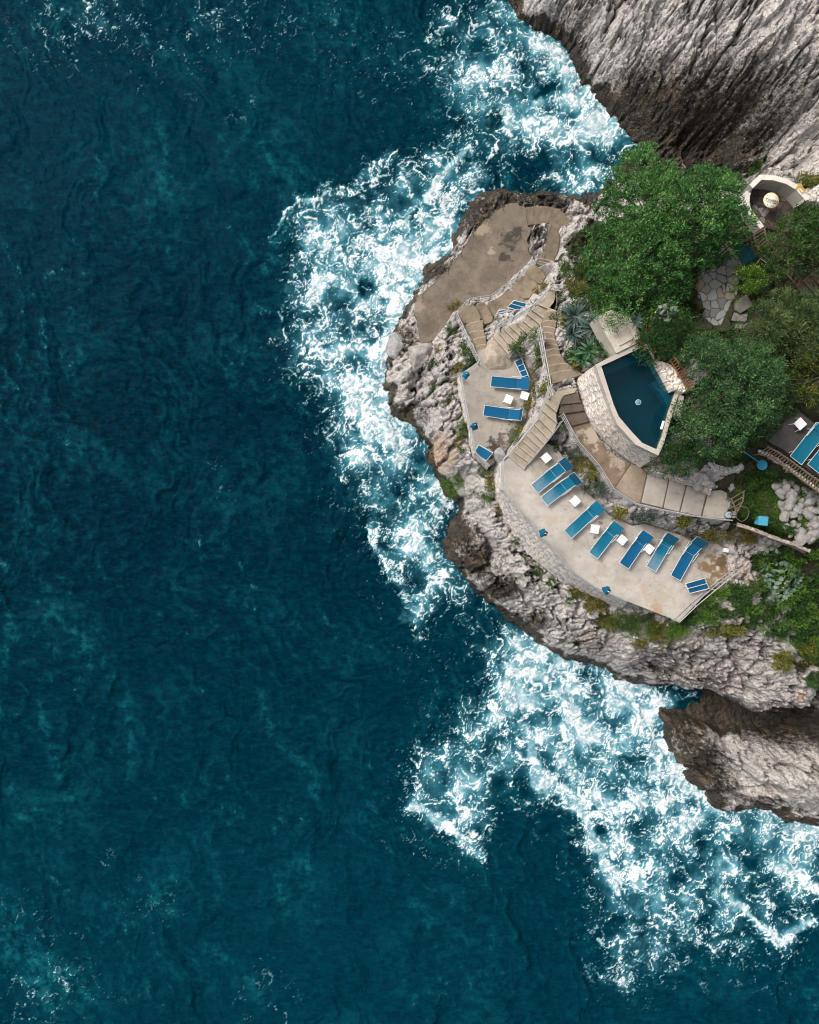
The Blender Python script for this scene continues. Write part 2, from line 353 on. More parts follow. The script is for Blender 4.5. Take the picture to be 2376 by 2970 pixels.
cp(3, (100, 1000, 4.2), (0, 1000, 3.6), (-100, 1000, 3.0), (-60, 1200, 2.2), (100, 1300, 3.4), (-150, 1350, 1.8), (0, 1500, 2.2), (250, 1450, 3.9), (420, 1600, 4.2), (200, 1650, 2.6), (600, 1650, 4.4), (100, 700, 4.5), (50, 850, 4.2))
cp(0, (990, 1110, 1.8), (960, 1120, 1.3), (960, 1165, 1.2), (1000, 1190, 1.8), (1050, 1260, 1.4), (1100, 1290, 2.0), (1150, 1330, 1.8), (1200, 1340, 3.0), (1250, 1330, 4.2), (1200, 1290, 4.2), (1300, 1370, 3.5), (1350, 1330, 4.9),
   (1250, 1385, 1.2), (1350, 1415, 1.5), (1320, 1400, 2.6), (1420, 1420, 3.2), (1480, 1440, 3.6), (1400, 1370, 4.5), (1500, 1380, 5.4), (1550, 1350, 6), (1560, 1440, 5.2), (1640, 1470, 5.8), (1690, 1465, 6.2), (1650, 1400, 6.4), (1700, 1420, 6.4),
   (1600, 1300, 7), (1500, 1310, 6.6), (1570, 1250, 7.4), (1640, 1250, 7.8), (1700, 1250, 8), (1600, 1180, 7.7), (1680, 1180, 8.2), (1700, 1330, 7.6), (1720, 1400, 7), (1480, 1290, 6.8), (1800, 1250, 9), (1850, 1400, 8.5), (1800, 1400, 6.4))
# lower south rock
LEDGE = [W(0, 1395, 1447, 2.0), W(0, 1440, 1455, 3.4), W(0, 1485, 1467, 4.2), W(0, 1530, 1471, 4.6), W(0, 1562, 1486, 4.8), W(0, 1592, 1502, 4.8), W(0, 1610, 1492, 5), W(0, 1645, 1497, 5.2), W(0, 1690, 1497, 5.4), W(0, 1712, 1478, 5.6), W(0, 1722, 1440, 5.8), W(0, 1760, 1430, 6), (26, -9), (60, -10)]
for i_, (x_, y_) in enumerate(LEDGE[:-2]): CP.append((x_, y_+.12, [1.9, 3.3, 4.2, 4.6, 4.8, 4.8, 5, 5.2, 5.4, 5.6, 5.8, 6][i_]))
cp(0, (1440, 1510, 1.5), (1420, 1540, 1.2), (1500, 1560, 2.4), (1560, 1560, 3), (1640, 1565, 4), (1720, 1560, 4.6), (1450, 1600, 1.8),
   (1530, 1620, 1.6), (1600, 1620, 3.6), (1680, 1630, 4.8), (1500, 1660, 1.3), (1560, 1670, 1.8), (1640, 1680, 3.2), (1720, 1690, 3.4), (1850, 1600, 6), (1850, 1700, 4), (2000, 1650, 7), (2000, 1560, 7))
# north cliff
cp(0, (1110, 20, 1.0), (1180, 30, 2), (1150, 0, 1.8), (1250, 20, 3.2), (1350, 20, 4.4), (1450, 20, 5.6), (1560, 20, 6.8), (1700, 20, 8.2), (1220, 90, 1.5), (1300, 90, 3.2), (1400, 90, 4.6), (1520, 100, 6), (1700, 110, 7.8), (1250, 150, 1.2),
   (1340, 160, 2.8), (1450, 170, 4.4), (1580, 170, 5.8), (1710, 190, 7), (1300, 220, 1), (1380, 230, 2.0), (1480, 240, 3.0), (1600, 250, 4.4), (1710, 260, 5.8), (1350, 275, .7), (1430, 290, 1.2), (1530, 290, 2), (1620, 300, 3.6), (1710, 310, 5),
   (1450, 330, 1.5), (1530, 335, 2.4), (1600, 345, 4.2), (1700, 350, 5.8), (1600, 370, 6), (1720, 385, 6.8), (1650, 365, 6.2), (1900, 0, 11), (1900, 200, 10), (1900, 350, 9), (1300, -200, 5), (1600, -250, 10), (1900, -300, 13))
# wooded middle
cp(0, (1240, 440, 2.0), (1300, 400, 1.0), (1370, 340, 1.0), (1400, 400, 2.5), (1500, 380, 4), (1260, 480, 3.5), (1350, 480, 5), (1450, 470, 6.5), (1550, 480, 8), (1250, 540, 5.5), (1220, 590, 7), (1350, 600, 8.2), (1450, 600, 8.8),
   (1240, 660, 8.8), (1300, 650, 9.2), (1240, 720, 9.2), (1210, 700, 9), (1200, 760, 9.2), (1260, 740, 10.2), (1380, 700, 10.5), (1420, 760, 12), (1450, 830, 12.1), (1440, 900, 12), (1430, 960, 11.8), (1550, 800, 12), (1550, 900, 12.0),
   (1500, 960, 11.3), (1450, 980, 10.5), (1550, 960, 11.2), (1500, 1000, 10.3), (1560, 1000, 10.4), (1600, 1010, 10.3), (1640, 1060, 10.3), (1700, 1060, 10.4), (1640, 1110, 10.2), (1700, 1130, 10.2), (1500, 640, 9.4), (1500, 580, 9), (1560, 560, 9), (1640, 650, 9.6),
   (1700, 560, 9.3), (1700, 680, 10.2), (1650, 800, 11.3), (1700, 850, 12.2), (1640, 470, 8.5), (1720, 450, 8.6), (1900, 600, 12), (1900, 850, 14), (1900, 1050, 12.5), (2100, 700, 15), (1720, 430, 8.6))
CP += [(22, 4, 14.5), (30, 4, 20), (30, 20, 27), (30, -12, 13), (22, -6, 11.5), (45, 0, 26), (45, 30, 36), (45, -20, 18), (70, 0, 34), (70, 40, 46), (70, -40, 22), (120, 0, 40), (120, 90, 55), (120, -60, 20), (20, 40, 25), (32, 55, 34), (60, 80, 44), (30, -24, 4)]
def rbf(P, X, Y):
    P = np.array(P); d = np.hypot(P[:, None, 0]-P[None, :, 0], P[:, None, 1]-P[None, :, 1])
    n = len(P); A = np.zeros((n+3, n+3)); A[:n, :n] = d + np.eye(n)*.06*-1
    A[:n, n] = A[n, :n] = 1; A[:n, n+1] = A[n+1, :n] = P[:, 0]; A[:n, n+2] = A[n+2, :n] = P[:, 1]
    w = np.linalg.solve(A, np.r_[P[:, 2], 0, 0, 0]); out = np.zeros(X.size); xf, yf = X.ravel(), Y.ravel()
    for i in range(0, X.size, 20000):
        x = xf[i:i+20000]; y = yf[i:i+20000]
        out[i:i+20000] = np.hypot(x[:, None]-P[:, 0], y[:, None]-P[:, 1]) @ w[:n] + w[n]+w[n+1]*x+w[n+2]*y
    return out.reshape(X.shape)
def stretch(a, b, st, far, g=1.12):
    core = list(np.arange(a, b, st)); s = st; lo = [a]
    while lo[-1] > -far: s *= g; lo.append(lo[-1]-s)
    s = st; hi = [core[-1]]
    while hi[-1] < far: s *= g; hi.append(hi[-1]+s)
    return np.array(lo[:0:-1]+core+hi[1:])
# shore points at a low level so the surface comes down to the water
for x, y in resample(SHORE[2:-4], 150): CP.append((x, y, .25))

def land_height(X, Y, detail=True):
    ins = inpoly(X, Y, SHORE); ds = dline(X, Y, SHORE, True); ds = np.where(ins, ds, -ds); ds = ds+.34*fbm(X*1.1, Y*1.1, 5, 57, .62)
    h = rbf(CP, X, Y)
    # direction-dependent relief: strata in the north cliff and in the south rock, blocky rock between
    north = sstep(17.5, 19.5, Y+.12*X)*1.0
    south = sstep(-7.6, -9.4, Y+.25*(X-16))*sstep(12, 14, X)
    wx = fbm(X*.35, Y*.35, 3, 11)*1.2; wy = fbm(X*.35, Y*.35, 3, 17)*1.2
    def strata(ang, sx, sy, seed):
        c, s = math.cos(ang), math.sin(ang); u = (X+wx)*c+(Y+wy)*s; v = -(X+wx)*s+(Y+wy)*c
        return ridged(u*sx, v*sy, 5, seed, .58)
    sn = strata(rad(52), .34, .9, 23); ss = strata(rad(-24), .22, 1.0, 31)
    f1, f2, cid = worley((X+wx*.5)*.75, (Y+wy*.5)*.75, 41); g1, g2, _ = worley((X+wx*.3)*2.1, (Y+wy*.3)*2.1, 43)
    blk = .75*np.clip((f2-f1)*2.2, 0, .55)+.28*np.clip((g2-g1)*2.2, 0, .55) + .35*(tab(41)[1][cid, 0]-.5)
    fine = fbm(X*2.2, Y*2.2, 5, 47, .6); rg = ridged((X+wx*.4)*.8, (Y+wy*.4)*.8, 5, 53, .6)
    sm = strata(rad(-48), .45, 1.15, 37); 
    fw = .12*fine
    def fac(ang, st, k, sd): c, s_ = math.cos(ang), math.sin(ang); return facets(((X+wx*.4)*c+(Y+wy*.4)*s_)*k/st+fw, (-(X+wx*.4)*s_+(Y+wy*.4)*c)*k+fw, sd)
    fm = .42*fac(rad(-50), 1.5, .62, 221)+.24*fac(rad(-40), 1.4, 1.35, 223)+.12*fac(.3, 1.3, 2.9, 225)
    fn = .60*fac(rad(50), 1.9, .50, 231)+.34*fac(rad(62), 1.6, 1.15, 233)+.15*fac(rad(42), 1.4, 2.7, 235); fs = .55*fac(rad(-24), 1.9, .55, 241)+.30*fac(rad(-14), 1.6, 1.25, 243)+.12*fac(rad(-30), 2.0, 3.0, 245)
    mid = blk*.16+.26*sm+.16*rg+.18*fine+fm*1.15+.12
    hn = .24*sn+.20*fine+.12*blk+.1*rg+1.05*fn+.15; hs = .42*ss+.14*fine+.1*blk+1.0*fs+.15
    rel = mid*(1-north)*(1-south)+hn*north+hs*south
    amp = sstep(-.2, 1.6, ds)*.9+.1
    amp = amp*(1-.45*sstep(9.6, 12, X)*sstep(-7, -4.5, Y)*sstep(19, 17, Y))       # garden ground is calmer
    h = h+(rel-.45)*amp
    # open joints: isotropic in the middle, drawn out along the strata in the north cliff and the south rock
    def joints(ang, st, k, seed, wd):
        c, s_ = math.cos(ang), math.sin(ang); u = (X*c+Y*s_)/st; v = -X*s_+Y*c; q = np.abs(perlin((u+wx*.5)*k+.30*fine, (v+wy*.35)*k, seed)); return np.exp(-(q/wd)**2)
    md = sstep(-.35, .25, fbm(X*.4, Y*.4, 3, 97)); md2 = sstep(-.35, .25, fbm(X*.55+9, Y*.55, 3, 98)); w0 = (1-north)*(1-south)
    def J(k, seed, wd): return w0*joints(.5, 1.25, k, seed, wd)+north*joints(rad(54), 2.1, k*1.2, seed+1, wd*1.2)+south*joints(rad(-24), 2.2, k*1.25, seed+2, wd*1.2)
    j1, j2, j3, j4 = J(.55, 191, .045)*md, J(1.15, 195, .06)*md2, J(2.3, 199, .085), J(4.2, 203, .11)
    calm = 1-.6*sstep(-.05, .35, fbm(X*.28+4, Y*.28, 3, 99))*w0
    h = h-amp*(.66*j1+calm*(.38*j2+.15*j3+.05*j4))
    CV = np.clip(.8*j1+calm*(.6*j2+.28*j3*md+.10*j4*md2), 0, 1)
    # cracks
    for c, pts, wdt, dep in CRACKS:
        L = [W(c, *p) for p in pts]; d = dline(X+.12*fine, Y+.12*fine, L); h = h-dep*np.exp(-(d/wdt)**2)
    for c, x, y, z, r, dep in HOLES:
        cx, cy = W(c, x, y, z); d = np.hypot(X-cx, Y-cy); h = h-dep*np.exp(-(d/r)**4)
    # the cleft between the headland ledge and the lower rock
    dE = dline(X+.25*fine, Y+.25*fbm(X*1.3, Y*1.3, 4, 59), LEDGE); low = inpoly(X, Y+.22*fbm(X*.9, Y*.9, 4, 58), LEDGE+[(60, -60), (10, -60), (LEDGE[0][0]-.3, -14.2)])
    h = np.where(low, np.minimum(h, .22+np.maximum(dE-2.0, 0)*2.0+.25*fine), h)
    dC = dline(X+.3*fine, Y+.25*fine, WL(0, [(1425, 1470), (1500, 1488), (1560, 1508), (1620, 1518), (1690, 1518), (1745, 1500)], .4)); h = h-np.where(low, 1.5*np.exp(-(dC/.55)**2), 0); h = np.where(low & (ds > .5), np.maximum(h, .20+.12*fine), h)
    cap = np.maximum(ds, 0)*3.2+.15+.35*fine
    h = np.where(ds < 2.5, np.minimum(h, cap+np.clip(ds-1, 0, 9)*6), h)
    h = np.where(ds < 0, -.25+ds*1.6+.5*fine*sstep(-.6, 0, ds), h)
    far = sstep(45, 110, np.maximum(np.abs(X), np.abs(Y))); h = h+far*2*fine
    return h, ins, ds, north, south, CV
CRACKS = [(3, [(-30, 1000, 3), (100, 1150, 3.4), (260, 1370, 3.2), (420, 1650, 3.2)], .16, .9), (3, [(90, 1180, 3.2), (60, 1340, 2.4), (-80, 1420, 1.5)], .14, .7),
          (0, [(1000, 1090, 2), (1040, 1180, 2.4), (1100, 1250, 3)], .2, .8), (0, [(1530, 1340, 5.5), (1545, 1400, 5), (1530, 1450, 4.5)], .2, .6),
          (0, [(1370, 95, 8), (1300, 100, 6.5), (1190, 75, 3)], .22, 1.0), (0, [(1700, 0, 18), (1590, 120, 13), (1480, 210, 8), (1420, 260, 4.6)], .35, 1.3),
          (0, [(1440, 1640, 1.8), (1520, 1630, 1.7), (1640, 1660, 3)], .3, 1.0), (0, [(1540, 1500, 1.6), (1555, 1560, 2.4), (1560, 1625, 2)], .16, .8), (0, [(1480, 1690, 1), (1600, 1655, 2.2), (1660, 1650, 3)], .2, .7)]
HOLES = [(0, 1520, 280, 4, 1.2, .8), (0, 1290, 190, 2.5, .6, .5), (0, 1560, 1455, 5, .5, .5)]

# ---------------------------------------------------------------- land
gx = stretch(-3.2, 25.5, .052, 260); gy = stretch(-21, 32.5, .052, 260)
X, Y = np.meshgrid(gx, gy); H, INS, DS, NORTH, SOUTH, CREV = land_height(X, Y)
SOIL = np.zeros(X.shape)
# keep the rock below every terrace, step and wall foot
for poly, z in FL:
    xs = [p[0] for p in poly]; ys = [p[1] for p in poly]
    i0, i1 = np.searchsorted(gx, min(xs)-.4), np.searchsorted(gx, max(xs)+.4); j0, j1 = np.searchsorted(gy, min(ys)-.4), np.searchsorted(gy, max(ys)+.4)
    if i1 <= i0 or j1 <= j0: continue
    xx, yy = X[j0:j1, i0:i1], Y[j0:j1, i0:i1]
    m = inpoly(xx, yy, poly) | (dline(xx, yy, poly, True) < .07)
    H[j0:j1, i0:i1] = np.where(m, np.minimum(H[j0:j1, i0:i1], z-.14), H[j0:j1, i0:i1])
for c, t, zt, c2, b, zb in WALLS.values():
    T_ = WL(c, t, zt); B_ = WL(c2, b, zb); poly = T_+B_[::-1]
    m = inpoly(X, Y, poly) | (dline(X, Y, T_) < .12)
    H = np.where(m, np.minimum(H, zb-.12), H)
def flat(c, pts, z, mx=.0, rough=.05):
    global H, SOIL
    poly = WL(c, pts, z); m = inpoly(X, Y, poly); d = dline(X, Y, poly, True); k = np.where(m, sstep(0, .25, d), 0)
    H = H*(1-k)+(z+rough*fbm(X*1.5, Y*1.5, 4, 77))*k
    if mx: SOIL = np.maximum(SOIL, k*mx)
flat(4, [(850, 930), (960, 900), (1080, 960), (1110, 1150), (1150, 1280), (1050, 1310), (960, 1230), (860, 1180)], 7.75, 0, .28); flat(4, GARD, 10.2, 1.0, .12); flat(6, FLAG, 9.35, 1, .02); flat(6, STEPR, 9.6, .6, .03)
_n = fbm(X*.6, Y*.6, 4, 67)*1.6
SOIL = np.maximum(SOIL, .8*inpoly(X+_n*.8, Y+_n*.8, [(9.3, 9), (8.2, 14), (10.5, 17), (17, 15.5), (40, 20), (40, -8), (20.5, -8), (18.8, -4.8), (18.8, -2.6), (17.8, -.9), (14.8, .3), (13.2, 3.2), (11, 4.2), (13, 6), (9.6, 6.2)]))
SOIL = np.maximum(SOIL, sstep(24, 32, X)*.8)
def blobmask(lst):
    s = np.ones(X.shape)
    for c, x, y, z, r, a in lst:
        cx, cy = W(c, x, y, z); s *= 1-a*np.exp(-(((X-cx)**2+(Y-cy)**2)/r**2)**1.5)
    return 1-s
nz = fbm(X*.9, Y*.9, 5, 61)
WET_SHADE = sstep(1.5, .6, H+nz*1.0)
WET_SHADE = np.maximum(WET_SHADE, blobmask([(0, 1480, 260, 5.5, 3.2, .85), (0, 1400, 230, 3.5, 2.4, .85), (0, 1330, 180, 3, 1.6, .8), (0, 1560, 300, 5, 2.2, .85), (0, 1610, 250, 4.5, 1.8, .6), (0, 1530, 210, 4, 1.4, .5), (0, 1200, 20, 3, 1.5, .6), (0, 1250, 50, 5, 1.2, .5), (0, 1230, 100, 3, 1.0, .6),
      (0, 1440, 1540, 1.5, 1.4, .8), (0, 1490, 1600, 2, 1.4, .75), (0, 1560, 1500, 1, 1.5, .9), (0, 1640, 1510, 1.4, 1.6, .9), (0, 1530, 1665, 2, 1.2, .8), (0, 1460, 1620, 1.6, 1.4, .85), (0, 1600, 1690, 2, 1.0, .6),
      (0, 960, 1120, 1.4, 1.2, 1), (0, 1000, 1180, 1.8, 1.1, 1), (0, 1050, 1240, 2, 1.1, .95), (0, 1460, 1475, .4, 1.1, 1), (0, 1560, 1485, .6, 1.3, 1), (0, 1620, 1505, .8, 1.3, 1), (0, 1690, 1510, 1, 1.2, 1), (0, 1500, 1480, .6, 1.2, 1), (0, 1130, 1310, 2, .8, .8), (1, 200, 1400, 1.4, 1.3, .8), (1, 1050, 220, 1.6, 1.4, .9), (1, 1400, 200, 1.6, 1.6, .95), (1, 800, 400, 1.3, 1.2, .9), (1, 520, 830, 1.3, 1.0, .9),  # blobs along the ledge cleft also paint its deep shade
      (2, -100, 700, 2, .8, .6), (1, 1300, 500, 3, .5, .9)])*sstep(-.9, -.1, nz+.2))
WET2 = blobmask([(0, 1400, 1370, 4, 1.4, .85), (0, 1450, 1410, 4.4, 1.8, .9), (0, 1540, 1410, 5.4, 1.4, .85), (0, 1500, 1440, 4.4, 1.2, .8), (0, 1250, 1360, 3, 1.0, .5), (0, 1380, 1380, 4, 1.3, .5)])      # brown weathered rock
OCH = blobmask([(2, 130, 1150, 2.4, .7, .9), (2, 60, 1000, 2.2, .6, .8), (3, 280, 1030, 4.2, .18, .9), (10, 1350, 1690, 6, .3, .9), (0, 930, 960, 3, .5, .5), (0, 1210, 150, 2, .8, .5), (0, 1450, 290, 3, 1.8, .5), (0, 1240, 1340, 3.4, .5, .5), (10, 780, 400, 7.8, 1.0, .35)])
m = bpy.data.materials.new('limestone'); m.use_nodes = True; g = NT(m); P = g.pos()
col = g.attr('masks', 'Color'); sep = g.n('ShaderNodeSeparateColor'); g.l(col, sep.inputs[0]); wet, soil, och = sep.outputs[0], sep.outputs[1], sep.outputs[2]  # the wet channel also carries the painted shade of the cleft
n1 = g.noise(P, .9, 8, .65); n2 = g.noise(P, 4.5, 7, .62); n3 = g.noise(P, 11, 5, .6)
c1 = g.mix(g.mr(n1, .35, .65), (.41, .375, .35), (.54, .51, .48)); c1 = g.mix(g.mr(n2, .52, .72), c1, (.23, .205, .185)); c1 = g.mix(g.mr(n2, .44, .28), c1, (.64, .60, .565))
c1 = g.mix(g.mr(n3, .52, .68, 0, .28), c1, (.30, .27, .245)); c1 = g.mix(g.mr(n3, .46, .34, 0, .22), c1, (.66, .62, .58))
c1 = g.mix(g.math('MULTIPLY', och, g.mr(n2, .3, .6)), c1, (.46, .27, .14))
wc = g.mix(g.mr(n2, .35, .65), (.052, .041, .028), (.018, .0145, .011)); wc = g.mix(g.mr(n1, .5, .65), wc, (.105, .078, .045))
c2 = g.mix(g.mr(g.math('ADD', wet, g.math('ADD', g.mr(n3, 0, 1, -.3, .3), g.mr(n2, .2, .8, -.35, .35))), .25, .8), c1, wc)
c2 = g.mix(g.math('MULTIPLY', g.attr('brown'), g.mr(n2, .35, .6)), c2, (.15, .128, .11))
c2 = g.mix(g.mr(g.math('MULTIPLY', g.attr('crack_dark'), g.mr(n2, .3, .6, .5, 1.1)), .1, .75, 0, .88), c2, (.035, .03, .026))  # open joints mixed towards a near-black colour
sc = g.mix(g.mr(n2, .35, .65), (.05, .04, .025), (.035, .05, .018)); c3 = g.mix(g.mr(g.math('ADD', soil, g.mr(n3, 0, 1, -.3, .3)), .35, .6), c2, sc)
g.l(c3, g.b.inputs['Base Color']); g.l(g.mr(wet, .2, .9, .9, .5), g.b.inputs['Roughness']); g.b.inputs['Specular IOR Level'].default_value = .3
vo = g.n('ShaderNodeTexVoronoi', feature='DISTANCE_TO_EDGE'); vo.inputs['Scale'].default_value = 2.6
wv = g.n('ShaderNodeMixRGB'); wv.inputs[0].default_value = .12; g.l(P, wv.inputs[1]); nn = g.n('ShaderNodeTexNoise'); nn.inputs['Scale'].default_value = 1.4; nn.inputs['Detail'].default_value = 5; g.l(P, nn.inputs['Vector']); g.l(nn.outputs['Color'], wv.inputs[2])
g.l(wv.outputs[0], vo.inputs['Vector'])
cr = g.mr(vo.outputs['Distance'], 0, .07)
pv = g.n('ShaderNodeTexVoronoi'); pv.inputs['Scale'].default_value = 5.5; g.l(wv.outputs[0], pv.inputs['Vector']); pit = g.mr(pv.outputs['Distance'], .05, .45)
n5 = g.noise(P, 48, 4, .7)
hgt = g.math('ADD', g.math('ADD', g.math('MULTIPLY', pit, .22), g.math('MULTIPLY', n5, .05)), g.math('ADD', g.math('MULTIPLY', n2, .8), g.math('ADD', g.math('MULTIPLY', n3, .25), g.math('MULTIPLY', cr, .16))))
g.l(g.bump(hgt, .22, 1), g.b.inputs['Normal'])
M_ROCK = m
keep = (DS > -6) | (Y > -900)
nxg, nyg = len(gx), len(gy); F = gridF(nxg, nyg)
dsf = DS.ravel(); F = F[(dsf[F] > -3.5).any(1)]
land = np_mesh('rocky_headland', np.c_[X.ravel(), Y.ravel(), H.ravel()], F, M_ROCK, vattr={'masks': np.c_[WET_SHADE.ravel(), SOIL.ravel(), OCH.ravel()], 'brown': WET2.ravel(), 'crack_dark': CREV.ravel()})
tag(land, kind='structure')
GXI, GYI, HG = gx, gy, H
def ground(x, y):
    i = int(np.clip(np.searchsorted(GXI, x), 1, len(GXI)-1)); j = int(np.clip(np.searchsorted(GYI, y), 1, len(GYI)-1)); return float(HG[j, i])
def gpix(c, x, y, z):                       # iterate the view ray onto the ground
    for _ in range(6): X_, Y_ = W(c, x, y, z); z = .5*z+.5*ground(X_, Y_)
    return (*W(c, x, y, z), z)
# ---------------------------------------------------------------- sea
FB = [(1000,130,50,.8),(1060,90,50,.7),(1130,100,42,.8),(1180,130,40,.85),(1090,170,60,.85),(1150,230,65,.95),(1220,240,50,1),(1280,290,45,1),(1200,310,65,.95),(1250,350,50,.85),(1040,210,45,.6),(1100,285,50,.6),(1190,375,35,.55),
 (1240,390,30,.6),(960,70,55,.45),(1010,40,50,.4),(1080,40,30,.6),(760,70,75,.33),(700,50,60,.28),(60,50,90,.33),(250,20,70,.4),(160,70,60,.28),(600,30,60,.3),(520,60,50,.3),(370,110,60,.25),(860,170,50,.33),(970,170,50,.5),(900,30,50,.3),(490,200,40,.25),(420,40,60,.25),(330,140,30,.3),
 (700,470,50,.85),(650,470,30,.6),(780,430,60,.78),(850,390,60,.6),(920,350,50,.6),(980,320,40,.7),(900,440,60,.85),(955,405,45,.9),(1000,395,25,.7),(820,520,65,.85),(740,560,60,.6),(870,520,60,.95),(920,520,35,1),(850,600,50,.95),(800,640,60,1),(750,690,70,1),(790,730,40,1),(820,680,30,1),
 (720,640,50,.75),(670,560,50,.6),(660,610,50,.55),(700,720,50,.85),(650,720,40,.55),(620,690,30,.4),(620,760,40,.45),(750,780,50,.75),(680,800,60,.55),(790,850,45,.8),(760,860,40,.6),(830,905,45,.85),(770,930,55,.7),(870,955,45,.85),(850,1000,50,.75),(925,1040,35,.95),(900,1020,35,.9),(780,1010,70,.55),
 (710,970,50,.4),(880,1080,50,.6),(800,1100,50,.5),(900,1140,50,.5),(850,1190,50,.52),(830,1150,40,.3),(880,1300,45,.5),(900,1370,45,.42),(960,1240,35,.45),(1000,1290,40,.5),(1050,1330,40,.6),(870,1240,40,.32),(940,1180,30,.35),
 (1100,1390,36,.8),(1150,1410,50,.9),(1220,1430,55,1),(1300,1470,60,1),(1370,1470,50,1),(1330,1440,30,1),(1060,1470,60,.75),(1130,1500,75,.85),(1230,1530,75,.9),(1330,1560,65,.95),(1385,1600,45,.95),(1000,1560,55,.7),(940,1620,55,.85),(960,1690,60,.9),(1010,1740,50,.85),(1080,1610,65,.7),(900,1690,35,.5),
 (1190,1620,60,.75),(1280,1650,70,.8),(1370,1680,60,.8),(1440,1680,45,1),(1500,1735,45,.9),(1230,1760,55,.6),(1330,1770,60,.7),(1430,1790,60,.7),(1560,1750,55,.85),(1640,1750,45,.95),(1710,1770,50,.9),(1700,1830,50,.7),(1310,1860,55,.8),(1370,1900,65,.8),(1450,1870,60,.7),(1300,1960,50,.7),(1390,1950,60,.85),
 (1300,2025,45,.75),(1390,2020,40,.7),(1520,1850,65,.62),(1610,1850,65,.6),(1690,1910,55,.7),(1560,1930,50,.55),(1650,1975,40,.6),(1520,2010,55,.33),(1640,2050,60,.3),(1180,1690,40,.5),(1140,1560,40,.7),
 (200,30,40,.4),(310,1920,40,.4),(545,2110,35,.5),(130,2060,70,.42),(30,1960,60,.35),(80,2130,60,.42),(465,1010,28,.36),(310,735,25,.28),(840,1790,30,.3),(1050,1800,40,.35),(450,40,30,.3),(220,1790,30,.25),(870,1760,30,.3),(600,2040,40,.25),(500,560,20,.2)]
LN = [([(580,510),(600,470),(625,430),(650,425)],7,.6),([(640,420),(700,395),(760,370),(820,330)],22,.38),([(985,320),(940,360),(900,430)],9,.6),([(860,1120),(900,1180),(880,1260),(870,1330)],18,.3),([(1230,1740),(1270,1820),(1310,1880)],10,.6),([(1130,1560),(1140,1640),(1200,1700),(1240,1760)],12,.7),
      ([(1500,1900),(1580,1940),(1650,1985),(1725,1950)],12,.6),([(880,1700),(940,1740),(1010,1780)],12,.6),([(1640,1830),(1725,1880)],10,.5),([(780,1110),(830,1220),(860,1290)],14,.35)]
HB = [(1090,1790,60,.9),(1130,1850,60,.9),(1060,1850,60,.9),(700,300,80,1),(860,270,50,.8),(940,1330,30,.5),(1000,1450,20,.4),(1480,1800,14,.5),(1420,1840,20,.6),(1590,1800,20,.6),(1150,1720,30,.7),(880,470,10,.6),(770,600,14,.8),(1130,60,14,.5),(1150,180,16,.6),(1060,250,20,.5),(1130,350,30,.7),(960,450,4,.3),(1500,1930,30,.5),(1270,1740,18,.7),(1240,1700,12,.5)]
sx = stretch(-26.5, 26.5, .06, 4000, 1.13); sy = stretch(-33, 33, .06, 4000, 1.13)
X2, Y2 = np.meshgrid(sx, sy); k0 = CAMZ/1980
PX = (X2/k0+1188)*CR[0][2]; PY = (1485-Y2/k0)*CR[0][2]          # map coordinates in which the foam chart is drawn
wq = fbm(X2*.35, Y2*.35, 5, 101, .6)*34; wr = fbm(X2*.35, Y2*.35, 5, 107, .6)*34
PXw, PYw = PX+wq, PY+wr; D = np.ones(X2.shape); DW = np.ones(X2.shape)
for x, y, r, a in FB:
    if 600 < x < 975 and 840 < y < 1350: a *= .86
    j = np.where((PYw > y-4.6*r) & (PYw < y+4.6*r) & (PXw > x-4.6*r) & (PXw < x+4.6*r)); d2 = ((PXw[j]-x)**2+(PYw[j]-y)**2)/(r*1.55)**2; D[j] *= 1-a*np.exp(-d2)*.70; DW[j] *= 1-a*np.exp(-d2/2.4)*.30
D = np.maximum(1-D, .42*sstep(.05, .7, 1-DW))*(.94+.5*fbm(X2*.22, Y2*.22, 3, 145)+.42*fbm(X2*.75, Y2*.75, 3, 147))
for pts, r, a in LN:
    d = dline(PXw, PYw, pts); D = np.maximum(D, np.minimum(1, D+a*np.exp(-(d/r)**2)))
for x, y, r, a in HB: D *= 1-a*np.exp(-((PXw-x)**2+(PYw-y)**2)/r**2)
D = np.clip(D, 0, 1)
ds2 = dline(X2, Y2, SHORE[:-3]); D = np.clip(D*(1+.35*np.exp(-ds2/1.2)), 0, 1); D = np.clip(np.maximum(D, .55*np.exp(-(ds2/.3)**2)), 0, 1)
core = (np.abs(X2) < 32) & (np.abs(Y2) < 38); D = D*core
# lace: foam threads are thin zero-lines of strongly warped noise at several sizes, closing up where the water is churned
a1 = fbm(X2*.55, Y2*.55, 3, 111)*1.3; a2 = fbm(X2*.55, Y2*.55, 3, 117)*1.3; b1 = fbm(X2*1.2, Y2*1.2, 3, 119, .5)*.62; b2 = fbm(X2*1.2, Y2*1.2, 3, 121, .5)*.62
QX, QY = X2+a1+b1, Y2+a2+b2
def vein(s, sd, p=1.0): return 1-np.clip(np.abs(perlin(QX*s, QY*s*.9, sd))*3.0*p, 0, 1)
def lace(s, sd):
    f1, f2, _ = worley(QX*s, QY*s, sd, 1.0); return 1-np.clip((f2-f1)*1.9, 0, 1)
e1, e2, e3 = lace(.6, 123), lace(1.4, 125), lace(3.2, 127)
v1, v2, v3, v4 = vein(.5, 133), vein(1.0, 135), vein(2.0, 137), vein(4.2, 139)
tn = fbm(QX*1.1, QY*1.1, 6, 131, .62)
e4, v5 = lace(6.5, 128), vein(8.5, 141)
v = .22*e1+.32*e2+.30*e3+.22*e4+.12*v1+.22*v2+.28*v3+.28*v4+.18*v5+.22*tn+.16*fbm(X2*5, Y2*5, 4, 143, .65)
v = (v-v[core].mean())/v[core].std()
thr = 2.35-2.9*D
